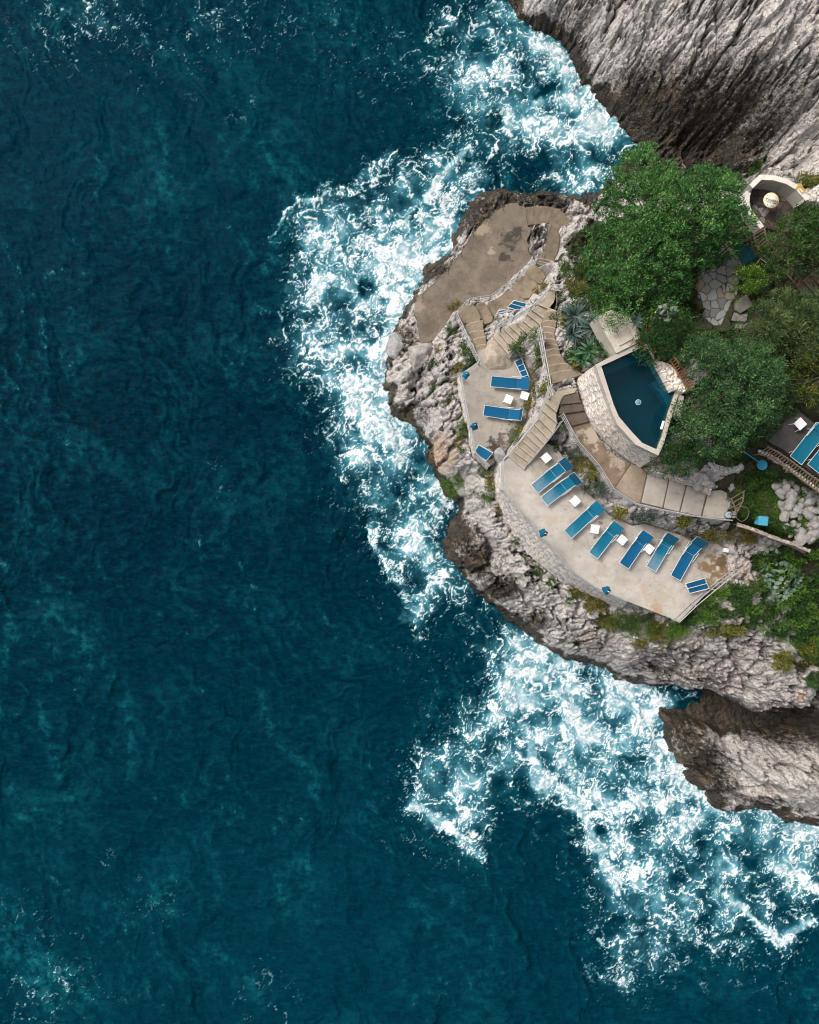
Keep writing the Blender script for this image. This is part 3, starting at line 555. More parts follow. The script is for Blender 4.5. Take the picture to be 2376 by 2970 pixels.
FOAM = sstep(thr-.2, thr+1.0, v)*(.62+.38*sstep(thr+.3, thr+1.6, v))*sstep(.02, .14, D)
FOAM = FOAM*(.34+.66*sstep(.2, .65, D+.15*tn)); FOAM = np.maximum(FOAM, .42*sstep(.74, 1.05, D+.14*tn))
FOAM = np.maximum(FOAM, sstep(.90, 1.06, D+.10*tn)*(.70+.30*sstep(-.8, 1.2, v)))
MILK = sstep(.40, 1.05, D+.10*tn)*.8
# swell: crests run down and slightly to the right, with finer ripples crossing them
th = rad(-62); U = X2*math.cos(th)+Y2*math.sin(th); V_ = -X2*math.sin(th)+Y2*math.cos(th)
o1 = fbm(X2*.13, Y2*.13, 4, 153); o2 = fbm(X2*.5, Y2*.5, 4, 154)
big = ridged(U*.055+o1*.5, V_*.20+o1*1.1, 4, 155, .5); med = ridged(U*.22+o2*.4, V_*.65+o2*.5+o1*1.5, 5, 161, .6)
rip = fbm(U*1.0+o2, V_*2.6+o2, 5, 171, .65); c_a = fbm(X2*1.4, Y2*1.4, 6, 173, .68)
att = 1/(1+(np.hypot(X2, Y2)/250)**2)
HS = (.42*big+.07*med+.02*rip+.022*c_a+.012*fbm(U*2.2+o2, V_*6+o2, 4, 177, .6)-.3)*att-.05
HS = HS+.04*FOAM+.06*D
reg = sstep(-.25, .3, fbm(X2*.10, Y2*.10, 3, 183))
crest = .5*big+.42*med+.34*c_a+.22*rip
wisp = sstep(.55, .95, ridged(U*.16+o2*.35+o1, V_*.62+o2*.5+o1*2.2, 5, 193, .6)+.25*c_a)*sstep(-.1, .35, fbm(X2*.16, Y2*.16, 3, 194))
CREST = sstep(.6, 1.15, crest)*(.25+.5*reg)+.6*sstep(.82, 1.25, crest)*reg+.35*wisp
c4 = lambda L: [((x/1.327)*CR[0][2], (1600+y/1.327)*CR[0][2]) for x, y in L]; c1_ = lambda L: [((x/1.15)*CR[0][2], (y/1.15)*CR[0][2]) for x, y in L]
wn = sstep(-.25, .45, c_a+.3*rip)
for L, wd, a in [(c4([(150, 210), (230, 260), (300, 300), (350, 430)]), 13, 1.0), (c4([(360, 260), (400, 390), (440, 500)]), 10, .7), (c4([(170, 610), (190, 690), (250, 850), (250, 1000), (200, 1150)]), 12, .9), (c4([(490, 570), (490, 700), (500, 820)]), 11, .8), (c4([(1000, 560), (1050, 720), (1120, 800), (1230, 920)]), 12, .8),
                 (c4([(0, 1310), (60, 1480), (200, 1620), (350, 1720)]), 26, 1.0), (c4([(820, 1530), (900, 1600), (1000, 1720)]), 13, .9), (c4([(20, 250), (60, 330)]), 10, .8), (c4([(1160, 1180), (1200, 1330), (1230, 1400)]), 14, .8), (c4([(40, 900), (90, 1010)]), 12, .8), (c4([(120, 940), (165, 1040)]), 10, .8), (c4([(720, 900), (715, 970)]), 8, .6),
                 (c4([(560, 1270), (640, 1340), (640, 1400)]), 10, .6), (c4([(1060, 1260), (1110, 1370)]), 12, .8), (c4([(0, 1500), (60, 1560), (160, 1640), (190, 1760)]), 22, 1.0), (c4([(1580, 1340), (1660, 1420)]), 12, .7), (c4([(950, 130), (960, 210)]), 9, .6),
                 (c1_([(835, 350), (840, 430), (800, 480)]), 10, .7), (c1_([(720, 440), (760, 510), (800, 590)]), 9, .8), (c1_([(880, 480), (900, 530)]), 8, .9), (c1_([(540, 400), (540, 520), (560, 640)]), 13, .7), (c1_([(980, 640), (970, 750), (910, 830), (880, 920)]), 9, .9), (c1_([(940, 430), (1000, 560), (1060, 640)]), 40, .45), (c1_([(90, 640), (110, 700)]), 9, .6), (c1_([(840, 590), (850, 640)]), 8, .6), (c1_([(790, 790), (820, 840)]), 10, .5)]:
    d = dline(PX+wq*.5, PY+wr*.5, L); CREST = CREST+a*np.exp(-(d/wd)**2)*wn+.12*a*np.exp(-(d/(wd*2.5))**2)  # pale streaks put swell highlights into the water colour
CREST = np.clip(CREST, 0, 1.3)
fleck = sstep(1.02, 1.30, crest+.25*fbm(X2*5, Y2*5, 3, 187))*reg*core
FOAM = np.maximum(FOAM, .45*fleck)
POSB = np.clip(.12+.85*sstep(8, -34, Y2-.25*X2)+.45*sstep(8, 31, Y2-.2*X2)+.25*fbm(X2*.06, Y2*.06, 3, 189), 0, 1.2)   # greener water towards the lower left and the top
m = bpy.data.materials.new('sea_water'); m.use_nodes = True; g = NT(m); P = g.pos()
sep = g.n('ShaderNodeSeparateColor'); g.l(g.attr('masks', 'Color'), sep.inputs[0]); fo, mi, crs = sep.outputs[0], sep.outputs[1], sep.outputs[2]
n1 = g.noise(g.mapping(P, (.45, 1, 1), (0, 0, rad(62))), 2.6, 9, .66, .15); n2 = g.noise(P, 7, 5, .65); nr = g.noise(g.mapping(P, (.35, 1, 1), (0, 0, rad(55))), 7, 5, .7)
base = g.mix(g.mr(g.attr('tint'), 0, 1), (.0001, .0100, .0205), (.0003, .0265, .044))
base = g.mix(g.mr(n1, .40, .70), g.mix(.28, base, (0, .004, .009)), g.mix(.42, base, (.0005, .034, .050)))
base = g.mix(g.mr(nr, .54, .70, 0, .42), base, (.001, .05, .07)); base = g.mix(g.mr(nr, .46, .3, 0, .5), base, (0, .004, .009))  # light and dark of the ripples painted into the water colour
base = g.mix(g.math('MULTIPLY', crs, g.mr(n1, .35, .65, .25, .75)), base, (.004, .085, .105))
base = g.mix(g.math('MULTIPLY', mi, g.mr(n1, .3, .7, .55, 1)), base, (.055, .235, .30))
base = g.mix(fo, base, g.mix(g.mr(fo, .75, .2), g.mix(g.mr(n2, .35, .65), (.74, .755, .76), (.55, .62, .65)), (.24, .50, .55)))
g.l(base, g.b.inputs['Base Color']); g.l(g.mr(fo, 0, .6, .45, .9), g.b.inputs['Roughness']); g.b.inputs['IOR'].default_value = 1.33
g.b.inputs['Specular IOR Level'].default_value = .012
hh = g.math('ADD', g.math('MULTIPLY', n1, .7), g.math('MULTIPLY', n2, .16)); hh = g.math('ADD', hh, g.math('MULTIPLY', fo, .12))
g.l(g.bump(hh, .04, 1), g.b.inputs['Normal'])
sea = np_mesh('sea', np.c_[X2.ravel(), Y2.ravel(), HS.ravel()], gridF(len(sx), len(sy)), m, vattr={'masks': np.c_[FOAM.ravel(), MILK.ravel(), CREST.ravel()], 'tint': POSB.ravel()})
tag(sea, kind='structure')
# ---------------------------------------------------------------- masonry, concrete, steps
def concrete(name, col, col2, stains=(), rough=.85, ns=1.6):
    m = bpy.data.materials.new(name); m.use_nodes = True; g = NT(m); P = g.pos()
    n1 = g.noise(P, ns, 8, .68); n2 = g.noise(P, 14, 6, .7); n3 = g.noise(P, 60, 3, .7); n4 = g.noise(P, .45, 6, .6); nst = g.noise(P, 2.6, 7, .66)
    crk = g.n('ShaderNodeTexVoronoi', feature='DISTANCE_TO_EDGE'); crk.inputs['Scale'].default_value = .42; wv = g.n('ShaderNodeMixRGB'); wv.inputs[0].default_value = .22; g.l(P, wv.inputs[1]); nn = g.n('ShaderNodeTexNoise'); nn.inputs['Scale'].default_value = 1.1; nn.inputs['Detail'].default_value = 7; g.l(P, nn.inputs['Vector']); g.l(nn.outputs['Color'], wv.inputs[2]); g.l(wv.outputs[0], crk.inputs['Vector'])
    c = g.mix(g.mr(n1, .38, .66), col, col2); c = g.mix(g.mr(n4, .5, .7, 0, .55), c, tuple(x*.72 for x in col2)); c = g.mix(g.mr(n2, .56, .75, 0, .35), c, tuple(x*.62 for x in col)); c = g.mix(g.mr(n3, .55, .7, 0, .14), c, tuple(x*.7 for x in col))
    c = g.mix(g.math('MULTIPLY', g.mr(crk.outputs['Distance'], .003, .009, .45, 0), g.mr(n4, .52, .62)), c, tuple(x*.35 for x in col)); c = g.mix(g.mr(nst, .55, .68, 0, .5), c, tuple(x*.6 for x in col2))
    for (x, y, z), r, sc, st in stains:          # stains with a ragged outline
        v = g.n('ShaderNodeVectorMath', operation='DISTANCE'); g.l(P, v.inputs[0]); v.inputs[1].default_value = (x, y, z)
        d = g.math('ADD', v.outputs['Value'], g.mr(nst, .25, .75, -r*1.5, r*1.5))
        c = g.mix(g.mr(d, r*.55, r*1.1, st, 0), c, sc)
    g.l(c, g.b.inputs['Base Color']); g.b.inputs['Roughness'].default_value = rough; g.b.inputs['Specular IOR Level'].default_value = .25
    g.l(g.bump(g.math('ADD', n2, g.math('MULTIPLY', n3, .12)), .012), g.b.inputs['Normal'])
    return m
def st(c, x, y, z, r, col, a): X_, Y_ = W(c, x, y, z); return ((X_, Y_, z), r, col, a)
DK = (.045, .04, .032)
M_PLAT = concrete('weathered_concrete', (.185, .150, .115), (.115, .092, .070), [st(1, 1070, 560, 2.2, .42, DK, .95), st(1, 1150, 480, 2.2, .35, DK, .95), st(1, 1040, 700, 2.2, .34, DK, .95), st(1, 1110, 640, 2.2, .2, DK, .9), st(1, 430, 1290, 2.2, .5, (.10, .08, .055), .7),
    st(1, 1000, 330, 2.2, .7, (.15, .125, .095), .6), st(1, 1100, 300, 2.2, .8, (.16, .13, .10), .6), st(1, 940, 660, 2.2, .22, (.33, .26, .19), .8), st(1, 340, 1100, 2.2, .35, (.28, .22, .165), .7), st(1, 870, 470, 2.2, .4, (.34, .27, .19), .6), st(1, 1280, 600, 2.2, .4, (.10, .08, .06), .8)])
M_DECK = concrete('pale_screed', (.36, .325, .28), (.30, .265, .22), [st(2, 860, 900, 6, .55, (.075, .065, .05), .9), st(2, 700, 990, 6, .6, (.08, .07, .055), .9), st(2, 900, 750, 6, .4, (.14, .12, .09), .8), st(2, 650, 1060, 6, .5, (.06, .05, .04), .9), st(2, 620, 600, 6, .3, (.2, .165, .125), .6), st(2, 330, 380, 6, .25, (.22, .18, .14), .5), st(2, 960, 660, 6, .4, (.12, .10, .08), .7)])  # dark corner patches hold damp and painted corner shade together
M_MAIN = concrete('sandy_terrace_concrete', (.46, .42, .37), (.36, .325, .28), [st(4, 760, 1150, 7.5, .75, (.17, .095, .04), .9), st(4, 700, 1280, 7.5, .45, (.20, .12, .055), .8), st(4, 820, 1060, 7.5, .4, (.10, .065, .035), .9), st(4, 730, 980, 7.5, .35, (.15, .11, .075), .8), st(4, 760, 1160, 7.5, .12, (.5, .44, .38), .8), st(4, 180, 1530, 7.5, .3, (.36, .19, .10), .8),
    st(3, 1180, 920, 7.5, .14, (.16, .14, .11), .9), st(3, 1350, 940, 7.5, .6, (.27, .22, .17), .7), st(3, 1000, 540, 7.5, .5, (.24, .20, .155), .7), st(3, 1122, 1068, 7.5, .07, (.13, .11, .09), .95), st(3, 1418, 1500, 7.5, .13, (.36, .28, .2), .8), st(3, 1152, 1485, 7.5, .06, (.2, .17, .13), .9), st(3, 620, 350, 7.5, .5, (.30, .25, .19), .7),
    st(3, 1600, 1590, 7.5, .15, (.45, .28, .17), .6), st(4, 60, 1340, 7.5, .22, (.45, .29, .18), .6), st(4, 300, 850, 7.5, .7, (.28, .235, .19), .8), st(4, 560, 920, 7.5, .6, (.22, .18, .14), .8), st(3, 670, 900, 7.5, .25, (.40, .33, .25), .7), st(3, 1200, 1420, 7.5, .35, (.36, .31, .25), .8), st(4, 220, 1430, 7.5, .6, (.36, .30, .23), .6)])
M_PATH = concrete('brown_path_concrete', (.23, .165, .115), (.16, .112, .072), [st(3, 1120, 60, 8.8, .5, (.42, .36, .29), .8), st(3, 1380, 300, 8.8, .5, (.40, .34, .27), .7), st(3, 960, 20, 8.8, .3, (.38, .32, .25), .7)])
M_STEP = concrete('worn_step_concrete', (.40, .34, .265), (.30, .25, .185), [], ns=2.6)
M_NOSE = concrete('pale_nosing', (.47, .415, .34), (.36, .31, .25), [], ns=5)
M_NOSEB = concrete('worn_nosing', (.41, .345, .27), (.29, .235, .18), [], ns=5)
M_STEPB = concrete('damp_step_concrete', (.265, .212, .152), (.195, .152, .106), [], ns=2.6)
M_STEPD = concrete('dark_wet_concrete', (.12, .095, .07), (.085, .068, .05), [], ns=2.6)
M_STEPM = concrete('mossy_step_concrete', (.19, .15, .105), (.12, .10, .07), [], ns=3)
M_SLAB = concrete('broad_slab_concrete', (.40, .36, .315), (.32, .28, .235), [], ns=1.2)
M_SLABB = concrete('stained_slab_concrete', (.33, .27, .205), (.19, .135, .09), [], ns=1.0)
def slab(name, poly, z, th, m, bevel=.02, parent=None):
    o = MB().prism(poly, z-th, z).build(name, m, parent, bevel); return o
def smooth_poly(P, it=1):
    for _ in range(it):
        Q = []
        for i in range(len(P)):
            a, b = P[i], P[(i+1) % len(P)]; Q += [(.8*a[0]+.2*b[0], .8*a[1]+.2*b[1]), (.2*a[0]+.8*b[0], .2*a[1]+.8*b[1])]
        P = Q
    return P
def rough_poly(P_, a, n=160):
    Q = resample(P_+[P_[0]], n+1)[:-1]; c_ = Q.mean(0); d = Q-c_; l = np.linalg.norm(d, axis=1); k = a*(fbm(Q[:, 0]*1.6, Q[:, 1]*1.6, 4, 301, .65)-.15); return [tuple(q) for q in Q+d/l[:, None]*k[:, None]]
tag(slab('bathing_platform', rough_poly(smooth_poly(WL(1, PLAT, ZPLAT), 2), .22), ZPLAT, 1.3, M_PLAT, .05), kind='structure')
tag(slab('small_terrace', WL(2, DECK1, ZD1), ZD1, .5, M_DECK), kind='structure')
tag(slab('main_terrace', MAIN, ZM, .5, M_MAIN), kind='structure')
tag(slab('path', WL(3, PATHP, 8.8), 8.8, .5, M_PATH), kind='structure')
tag(slab('upper_terrace', WL(7, UPD, ZUP), ZUP, .5, concrete('dark_slate_screed', (.10, .09, .085), (.06, .055, .05), [])), kind='structure')
t = thing('broad_steps', 'flight of broad shallow concrete slabs climbing beside the railing towards the garden', 'steps', (*W(4, 300, 450, 9.2), 8.9))
def child(o, root):                     # parent while keeping world placement
    o.parent = root; o.matrix_parent_inverse = Matrix.Translation(-Vector(root.location)); return o
def shrink(P_, k): cx = sum(p[0] for p in P_)/len(P_); cy = sum(p[1] for p in P_)/len(P_); return [(cx+(x-cx)*k, cy+(y-cy)*k) for x, y in P_]
for i, (z, c, p) in enumerate(TREADS):
    child(slab('bedding', WL(c, p, z), z-.02, .3, M_STEPD, 0), t)
    child(slab('slab', shrink(WL(c, p, z), .955), z, .45, M_SLABB if i == 0 else M_SLAB), t)
t = thing('landing_steps', 'wide stepped concrete landings below the bent railing where folded loungers lie', 'steps', (*W(1, 1100, 1050, 4.3), 3.9))
for z, c, p in LAND[:5]: child(slab('landing', smooth_poly(WL(c, p, z)), z, .5, M_STEPB, .03), t)
t = thing('junction_steps', 'pale landing and three dark wet treads beside the foot of the stone pool wall', 'steps', (*W(2, 1400, 600, 9), 8.9))
for i, (z, c, p) in enumerate(LAND[5:9]): child(slab('tread', WL(c, p, z), z, .5, M_STEPD if i else M_STEP, .03), t)
tag(slab('landing', smooth_poly(WL(*LAND[9][1:], LAND[9][0])), 7.75, .5, M_STEP, .03), kind='structure')
LABST = {'plat': ('fan of mossy concrete steps at the upper end of the bathing platform', M_STEPM), 'plat2': ('broken mossy steps rising from the fan of steps to the landings', M_STEPM), 'south_a': ('short flight of rounded steps inside the bent railing above the small terrace', M_STEPB),
         'mid': ('diagonal flight of worn steps from the top landing down to the big pale boulder', M_STEP), 'north': ('long narrow flight of rounded steps on the right of the steep straight railing', M_STEPB), 'main': ('pale straight stair running down onto the large terrace with seven loungers', M_STEP)}
for nm, (c, L, z0, dz) in ST.items():
    zc = z0; r_ = thing('staircase', LABST[nm][0], 'stairs', (*W(c, *L[0][0], z0), z0-.5))
    for i in range(len(L)-1):
        z = z0+i*dz
        a0, a1 = W(c, *L[i][0], z), W(c, *L[i][1], z); b0, b1 = W(c, *L[i+1][0], z), W(c, *L[i+1][1], z)
        if dz < 0:      # descending: the nosing is the far line; let each tread reach under the one above
            pass
        lo0, lo1 = (b0, b1) if dz < 0 else (a0, a1)
        hi0, hi1 = (a0, a1) if dz < 0 else (b0, b1)
        # bowed nosing
        ox, oy = ((lo0[0]+lo1[0])-(hi0[0]+hi1[0]))/2, ((lo0[1]+lo1[1])-(hi0[1]+hi1[1]))/2; n_ = math.hypot(ox, oy)+1e-6; bow = .05 if nm in ('north', 'south_a') else .0
        rr = random.Random(i*7+len(nm))
        P_ = []
        for k in range(7):
            f = k/6; q = bow*math.sin(math.pi*f)+rr.uniform(-.008, .012); P_.append((lo0[0]*(1-f)+lo1[0]*f+ox/n_*q, lo0[1]*(1-f)+lo1[1]*f+oy/n_*q))
        P_ += [(hi1[0]-ox/n_*.1, hi1[1]-oy/n_*.1), (hi0[0]-ox/n_*.1, hi0[1]-oy/n_*.1)]
        so_ = child(slab('step', P_, z, .55, LABST[nm][1], .025), r_)
        ins_ = [(x-ox/n_*.055, y-oy/n_*.055) for x, y in P_[:7]]; nz2 = child(slab('nosing', P_[:7]+ins_[::-1], z+.008, .1, M_NOSE if nm in ('main', 'mid') else (LABST[nm][1] if nm.startswith('plat') else M_NOSEB), .006), r_)

M_STONE = {}
def stone_mat(name, dark, cols):
    m = bpy.data.materials.new(name); m.use_nodes = True; g = NT(m); P = g.pos()
    r = g.n('ShaderNodeValToRGB'); e = r.color_ramp.elements; e[0].position = 0; e[0].color = (*cols[0], 1); e[1].position = 1; e[1].color = (*cols[-1], 1)
    for i, c in enumerate(cols[1:-1]): q = e.new((i+1)/(len(cols)-1)); q.color = (*c, 1)
    g.l(g.attr('tone'), r.inputs[0]); n = g.noise(P, 16, 6, .7)
    c = g.mix(g.mr(n, .5, .72, 0, .6), r.outputs[0], tuple(x*.6 for x in cols[0])); c = g.mix(g.attr('joint'), c, dark)
    g.l(c, g.b.inputs['Base Color']); g.b.inputs['Roughness'].default_value = .9; g.l(g.bump(n, .02), g.b.inputs['Normal']); return m
M_DRY = stone_mat('drystone', (.12, .10, .085), [(.45, .41, .37), (.61, .57, .52), (.36, .335, .32), (.69, .64, .59), (.51, .44, .36)])
M_BRW = stone_mat('brown_rubble', (.09, .07, .05), [(.30, .24, .19), (.42, .35, .29), (.24, .19, .15), (.50, .43, .37)])
M_POOLW = stone_mat('pale_rubble_masonry', (.22, .19, .16), [(.66, .58, .49), (.78, .73, .67), (.68, .54, .40), (.84, .80, .75), (.56, .52, .49), (.74, .64, .53)])
def ribbon(name, top, zt, bot, zb, m, cell=(.30, .15), relief=.06, cap=.28, st_=.035, seed=5, inner=None):
    n = int(max(plen(top), plen(bot))/st_); T_ = resample(top, n); B_ = resample(bot, n)
    hgt = math.sqrt((zt-zb)**2+float(np.mean(np.hypot(*(T_-B_).T)))**2); k = max(3, int(hgt/st_)); s = np.linspace(0, plen(top), n)
    tv = np.linspace(0, 1, k)
    Xg = T_[None, :, 0]*(1-tv[:, None])+B_[None, :, 0]*tv[:, None]; Yg = T_[None, :, 1]*(1-tv[:, None])+B_[None, :, 1]*tv[:, None]; Zg = np.repeat(zt*(1-tv)+zb*tv, n).reshape(k, n)
    U_ = np.repeat(s[None], k, 0); Vv = np.repeat((tv*hgt)[:, None], n, 1)
    # outward direction
    tx = np.gradient(T_[:, 0]); ty = np.gradient(T_[:, 1]); l = np.hypot(tx, ty)+1e-9; nx_, ny_ = ty/l, -tx/l
    dm = float(np.mean((B_[:, 0]-T_[:, 0])*nx_+(B_[:, 1]-T_[:, 1])*ny_)); sg = 1 if dm > 0 else -1; nx_ *= sg; ny_ *= sg
    if cap:                                  # wall head: rows running inwards
        kc = max(3, int(cap/st_)); cv = np.linspace(cap, 0, kc, endpoint=False)
        Xg = np.r_[T_[None, :, 0]-nx_*cv[:, None], Xg]; Yg = np.r_[T_[None, :, 1]-ny_*cv[:, None], Yg]; Zg = np.r_[np.full((kc, n), zt), Zg]
        U_ = np.r_[np.repeat(s[None], kc, 0), U_]; Vv = np.r_[np.repeat(-cv[:, None], n, 1), Vv]; k += kc
    w1 = fbm(U_*2, Vv*2, 2, seed)*.25
    f1, f2, cid = worley((U_+w1*.3)/cell[0], (Vv+w1*.2)/cell[1], seed+3, .75); e = np.clip((f2-f1)*2.6, 0, 1)
    tone = tab(seed+9)[1][cid, 0]; rel = relief*(np.sqrt(e)*.9+.5*(tab(seed+9)[1][cid, 1]-.5)-.4+.12*fbm(U_*9, Vv*9, 3, seed+5))
    face = (Vv > -.01)
    Xg = Xg+nx_*rel*face; Yg = Yg+ny_*rel*face; Zg = Zg+np.where(face, 0, rel*.6)
    return np_mesh(name, np.c_[Xg.ravel(), Yg.ravel(), Zg.ravel()], gridF(n, k), m, vattr={'tone': tone.ravel(), 'joint': (1-sstep(.0, .34, e)).ravel()})
def wall(name, key, label, m, **kw):
    c, t_, zt, c2, b, zb = WALLS[key]; o = ribbon(name, WL(c, t_, zt), zt+kw.pop('up', .04), WL(c2, b, zb), zb-.35, m, **kw)
    return tag(o, label, 'wall')
wall('drystone_wall', 'main', 'long dry-stone retaining wall curving along the seaward edge of the large terrace', M_DRY, cell=(.27, .2), cap=.1, up=-.03)
wall('drystone_wall', 'deck', 'low rubble retaining wall under the railing of the small terrace', M_DRY, cell=(.36, .22), cap=.1, up=-.03, seed=15)
wall('pool_retaining_wall', 'pool', 'tall pale rubble stone wall holding up the swimming pool', M_POOLW, cell=(.34, .2), cap=0, up=-.16, seed=25)
# back wall of the garden, stone wall below the upper terrace, stone strip beside the pool
def rwall(name, label, c, top, zt, c2, bot, zb, **kw): return tag(ribbon(name, WL(c, top, zt), zt, WL(c2, bot, zb), zb, kw.pop('m', M_DRY), **kw), label, 'wall')
rwall('garden_wall', 'narrow rubble wall running down along the lower edge of the green garden patch', 4, [(945, 712), (1080, 752), (1300, 838), (1500, 905), (1645, 968)], 10.45, 4, [(930, 730), (1060, 785), (1280, 880), (1450, 950), (1570, 1010)], 8.6, cell=(.22, .14), cap=.14, seed=35, m=M_BRW)
rwall('terrace_wall', 'pinkish rubble wall under the wooden ladder fence of the upper right terrace', 4, [(1150, 10), (1290, 70), (1430, 165), (1570, 270), (1740, 400), (1900, 520)], 11.5, 4, [(1120, 120), (1230, 240), (1330, 290), (1440, 300), (1560, 350), (1725, 460), (1860, 560)], 9.9, cell=(.28, .16), cap=.12, seed=45)
rwall('path_wall', 'low course of rough stones between the broad slabs and the oleander', 4, [(120, 215), (300, 272), (480, 330), (660, 385), (700, 400)], 9.9, 4, [(95, 245), (300, 300), (468, 358), (640, 415), (690, 425)], 9.1, cell=(.3, .16), cap=.25, seed=55)
rwall('curved_wall', 'grey curved stone wall around the spiky bush above the broad slabs', 4, [(640, 110), (720, 190), (850, 225), (960, 210), (1010, 170)], 10.9, 4, [(610, 150), (700, 235), (840, 275), (960, 260), (1020, 215)], 9.9, cell=(.26, .13), cap=.2, seed=65)
# ------------------------------------------------------------ pool
pool = thing('swimming_pool', 'angular dark blue swimming pool on top of the pale stone wall', 'pool', (*W(5, 750, 950, ZPOOL), ZPOOL-2))
PIN = [(362, 620), (435, 850), (500, 1050), (556, 1180), (700, 1350), (815, 1472), (975, 1545), (1040, 1380), (1105, 1120), (1187, 890), (1150, 908), (1065, 755), (950, 560), (880, 430), (800, 415), (720, 455)]
POUT = [(296, 604), (350, 760), (400, 905), (470, 1110), (540, 1270), (740, 1490), (995, 1615), (1050, 1500), (1130, 1225), (1232, 905), (1190, 880), (1150, 893), (1070, 745), (958, 550), (905, 380), (760, 362)]
M_COP = concrete('pool_coping', (.47, .42, .37), (.40, .355, .31), [], ns=2); M_TILE = mat('pool_tile', (.004, .085, .115), .35, .5, col2=(.002, .055, .08), nscale=1.2)
M_TILE2 = mat('pool_step_tile', (.05, .20, .26), .4, .5, col2=(.035, .15, .2), nscale=3)
def ring(outp, inp, z0, z1, name, m, root, bevel=.015):
    mb = MB(); n = 80
    def rs(p): q = resample(p+[p[0]], n+1)[:-1]; return q
    # join matching corners: both outlines have the same corner count
    O, I = outp, inp; k = len(O)
    for i in range(k):
        j = (i+1) % k; q = [O[i], O[j], I[j], I[i]]
        V = [(x, y, z0) for x, y in q]+[(x, y, z1) for x, y in q]
        mb.add(V, [(4, 5, 6, 7), (0, 1, 5, 4), (2, 3, 7, 6)])
    o = mb.build(name, m); return child(o, root)
WO, WI = WL(5, POUT, ZPOOL), WL(5, PIN, ZPOOL)
ring(WO, WI, ZPOOL-.42, ZPOOL, 'coping', M_COP, pool)
mb = MB(); n = len(WI)
mb.add([(x, y, ZPOOL-.02) for x, y in WI]+[(x, y, ZPOOL-1.75) for x, y in WI], [(i, (i+1) % n, n+(i+1) % n, n+i) for i in range(n)]+[tuple(range(n, 2*n))])
child(mb.build('basin', M_TILE), pool)
shelf = WL(5, [(370, 620), (800, 415), (860, 520), (415, 715)], ZPOOL-.5); child(slab('ledge', shelf, ZPOOL-.62, .6, M_TILE2 if 0 else mat('ledge_tile', (.02, .11, .155), .4), 0), pool)
for i, q in enumerate([[(1105, 1085), (1150, 925), (1085, 878), (1010, 915)], [(1010, 915), (1085, 878), (1058, 845), (970, 885)], [(970, 885), (1058, 845), (1030, 800), (940, 845)], [(940, 845), (1030, 800), (1005, 765), (925, 800)]]):
    child(slab('pool_step', WL(5, q, ZPOOL-.4-.16*i), ZPOOL-.38-.17*i, .5, M_TILE2, 0), pool)
m = bpy.data.materials.new('pool_water'); m.use_nodes = True; t_ = m.node_tree; t_.nodes.clear(); out = t_.nodes.new('ShaderNodeOutputMaterial'); tr = t_.nodes.new('ShaderNodeBsdfTransparent'); gl = t_.nodes.new('ShaderNodeBsdfGlossy'); mx = t_.nodes.new('ShaderNodeMixShader'); df = t_.nodes.new('ShaderNodeBsdfDiffuse'); m2 = t_.nodes.new('ShaderNodeMixShader')
tr.inputs[0].default_value = (.32, .66, .74, 1); gl.inputs['Roughness'].default_value = .08; mx.inputs[0].default_value = .018; df.inputs[0].default_value = (.0, .028, .04, 1)
nz_ = t_.nodes.new('ShaderNodeTexNoise'); nz_.inputs['Scale'].default_value = 5; bp = t_.nodes.new('ShaderNodeBump'); bp.inputs['Distance'].default_value = .02; t_.links.new(nz_.outputs[0], bp.inputs['Height']); t_.links.new(bp.outputs[0], gl.inputs['Normal'])
m2.inputs[0].default_value = .35; t_.links.new(tr.outputs[0], m2.inputs[1]); t_.links.new(df.outputs[0], m2.inputs[2]); t_.links.new(m2.outputs[0], mx.inputs[1]); t_.links.new(gl.outputs[0], mx.inputs[2]); t_.links.new(mx.outputs[0], out.inputs[0])
mb = MB(); mb.add([(x, y, ZPOOL-.16) for x, y in WI], [tuple(range(n))]); wt = child(mb.build('pool_water', m), pool)
bm_ = wt.data
M_WHITE = mat('white_plastic', (.80, .80, .78), .45, .4, noise=.06, nscale=12); M_SOIL = mat('soil', (.07, .05, .035), .95, .1, noise=.4, bump=.03)
lt = thing('pool_float', 'round pale grey disc floating in the middle of the swimming pool', 'float', (*W(5, 775, 1022, ZPOOL-.1), ZPOOL-.15))
MB().lathe([(0, .04), (.10, .04), (.108, .02), (.108, -.02), (0, -.03)], n=28).build('disc', mat('float_disc', (.10, .24, .29), .5), lt); MB().lathe([(.10, .05), (.118, .055), (.128, .02), (.118, -.02), (.10, -.02)], n=28).build('rim', mat('float_rim', (.34, .48, .50), .5), lt)
x0, y0 = W(5, 1052, 1235, ZPOOL-.1); x1, y1 = W(5, 1025, 1325, ZPOOL-.1)
rr_ = tag(MB().tube([(x0, y0, ZPOOL-.07), (x1, y1, ZPOOL-.07)], .06, 10).build('pool_roller', M_WHITE), 'short white roller lying along the right rim of the swimming pool', 'roller')
# white service hatch above the pool
h = thing('concrete_hatch', 'cream concrete slab with a square lid and raised rim above the pool coping', 'hatch', (*W(5, 600, 280, 12.45), 12.1))
M_CR = concrete('cream_render', (.54, .50, .42), (.43, .38, .30), [], ns=3)
hp = WL(5, [(310, 62), (480, -10), (690, 80), (800, 250), (800, 345), (535, 475), (430, 290)], 12.45)
child(slab('slab_base', hp, 12.4, 1.2, M_CR, .02), h); child(slab('lid', WL(5, [(500, 240), (640, 165), (725, 310), (570, 395)], 12.47), 12.47, .1, M_CR, .015), h)
child(slab('rim', WL(5, [(640, 160), (690, 130), (800, 320), (740, 335)], 12.55), 12.55, .2, M_CR, .015), h)
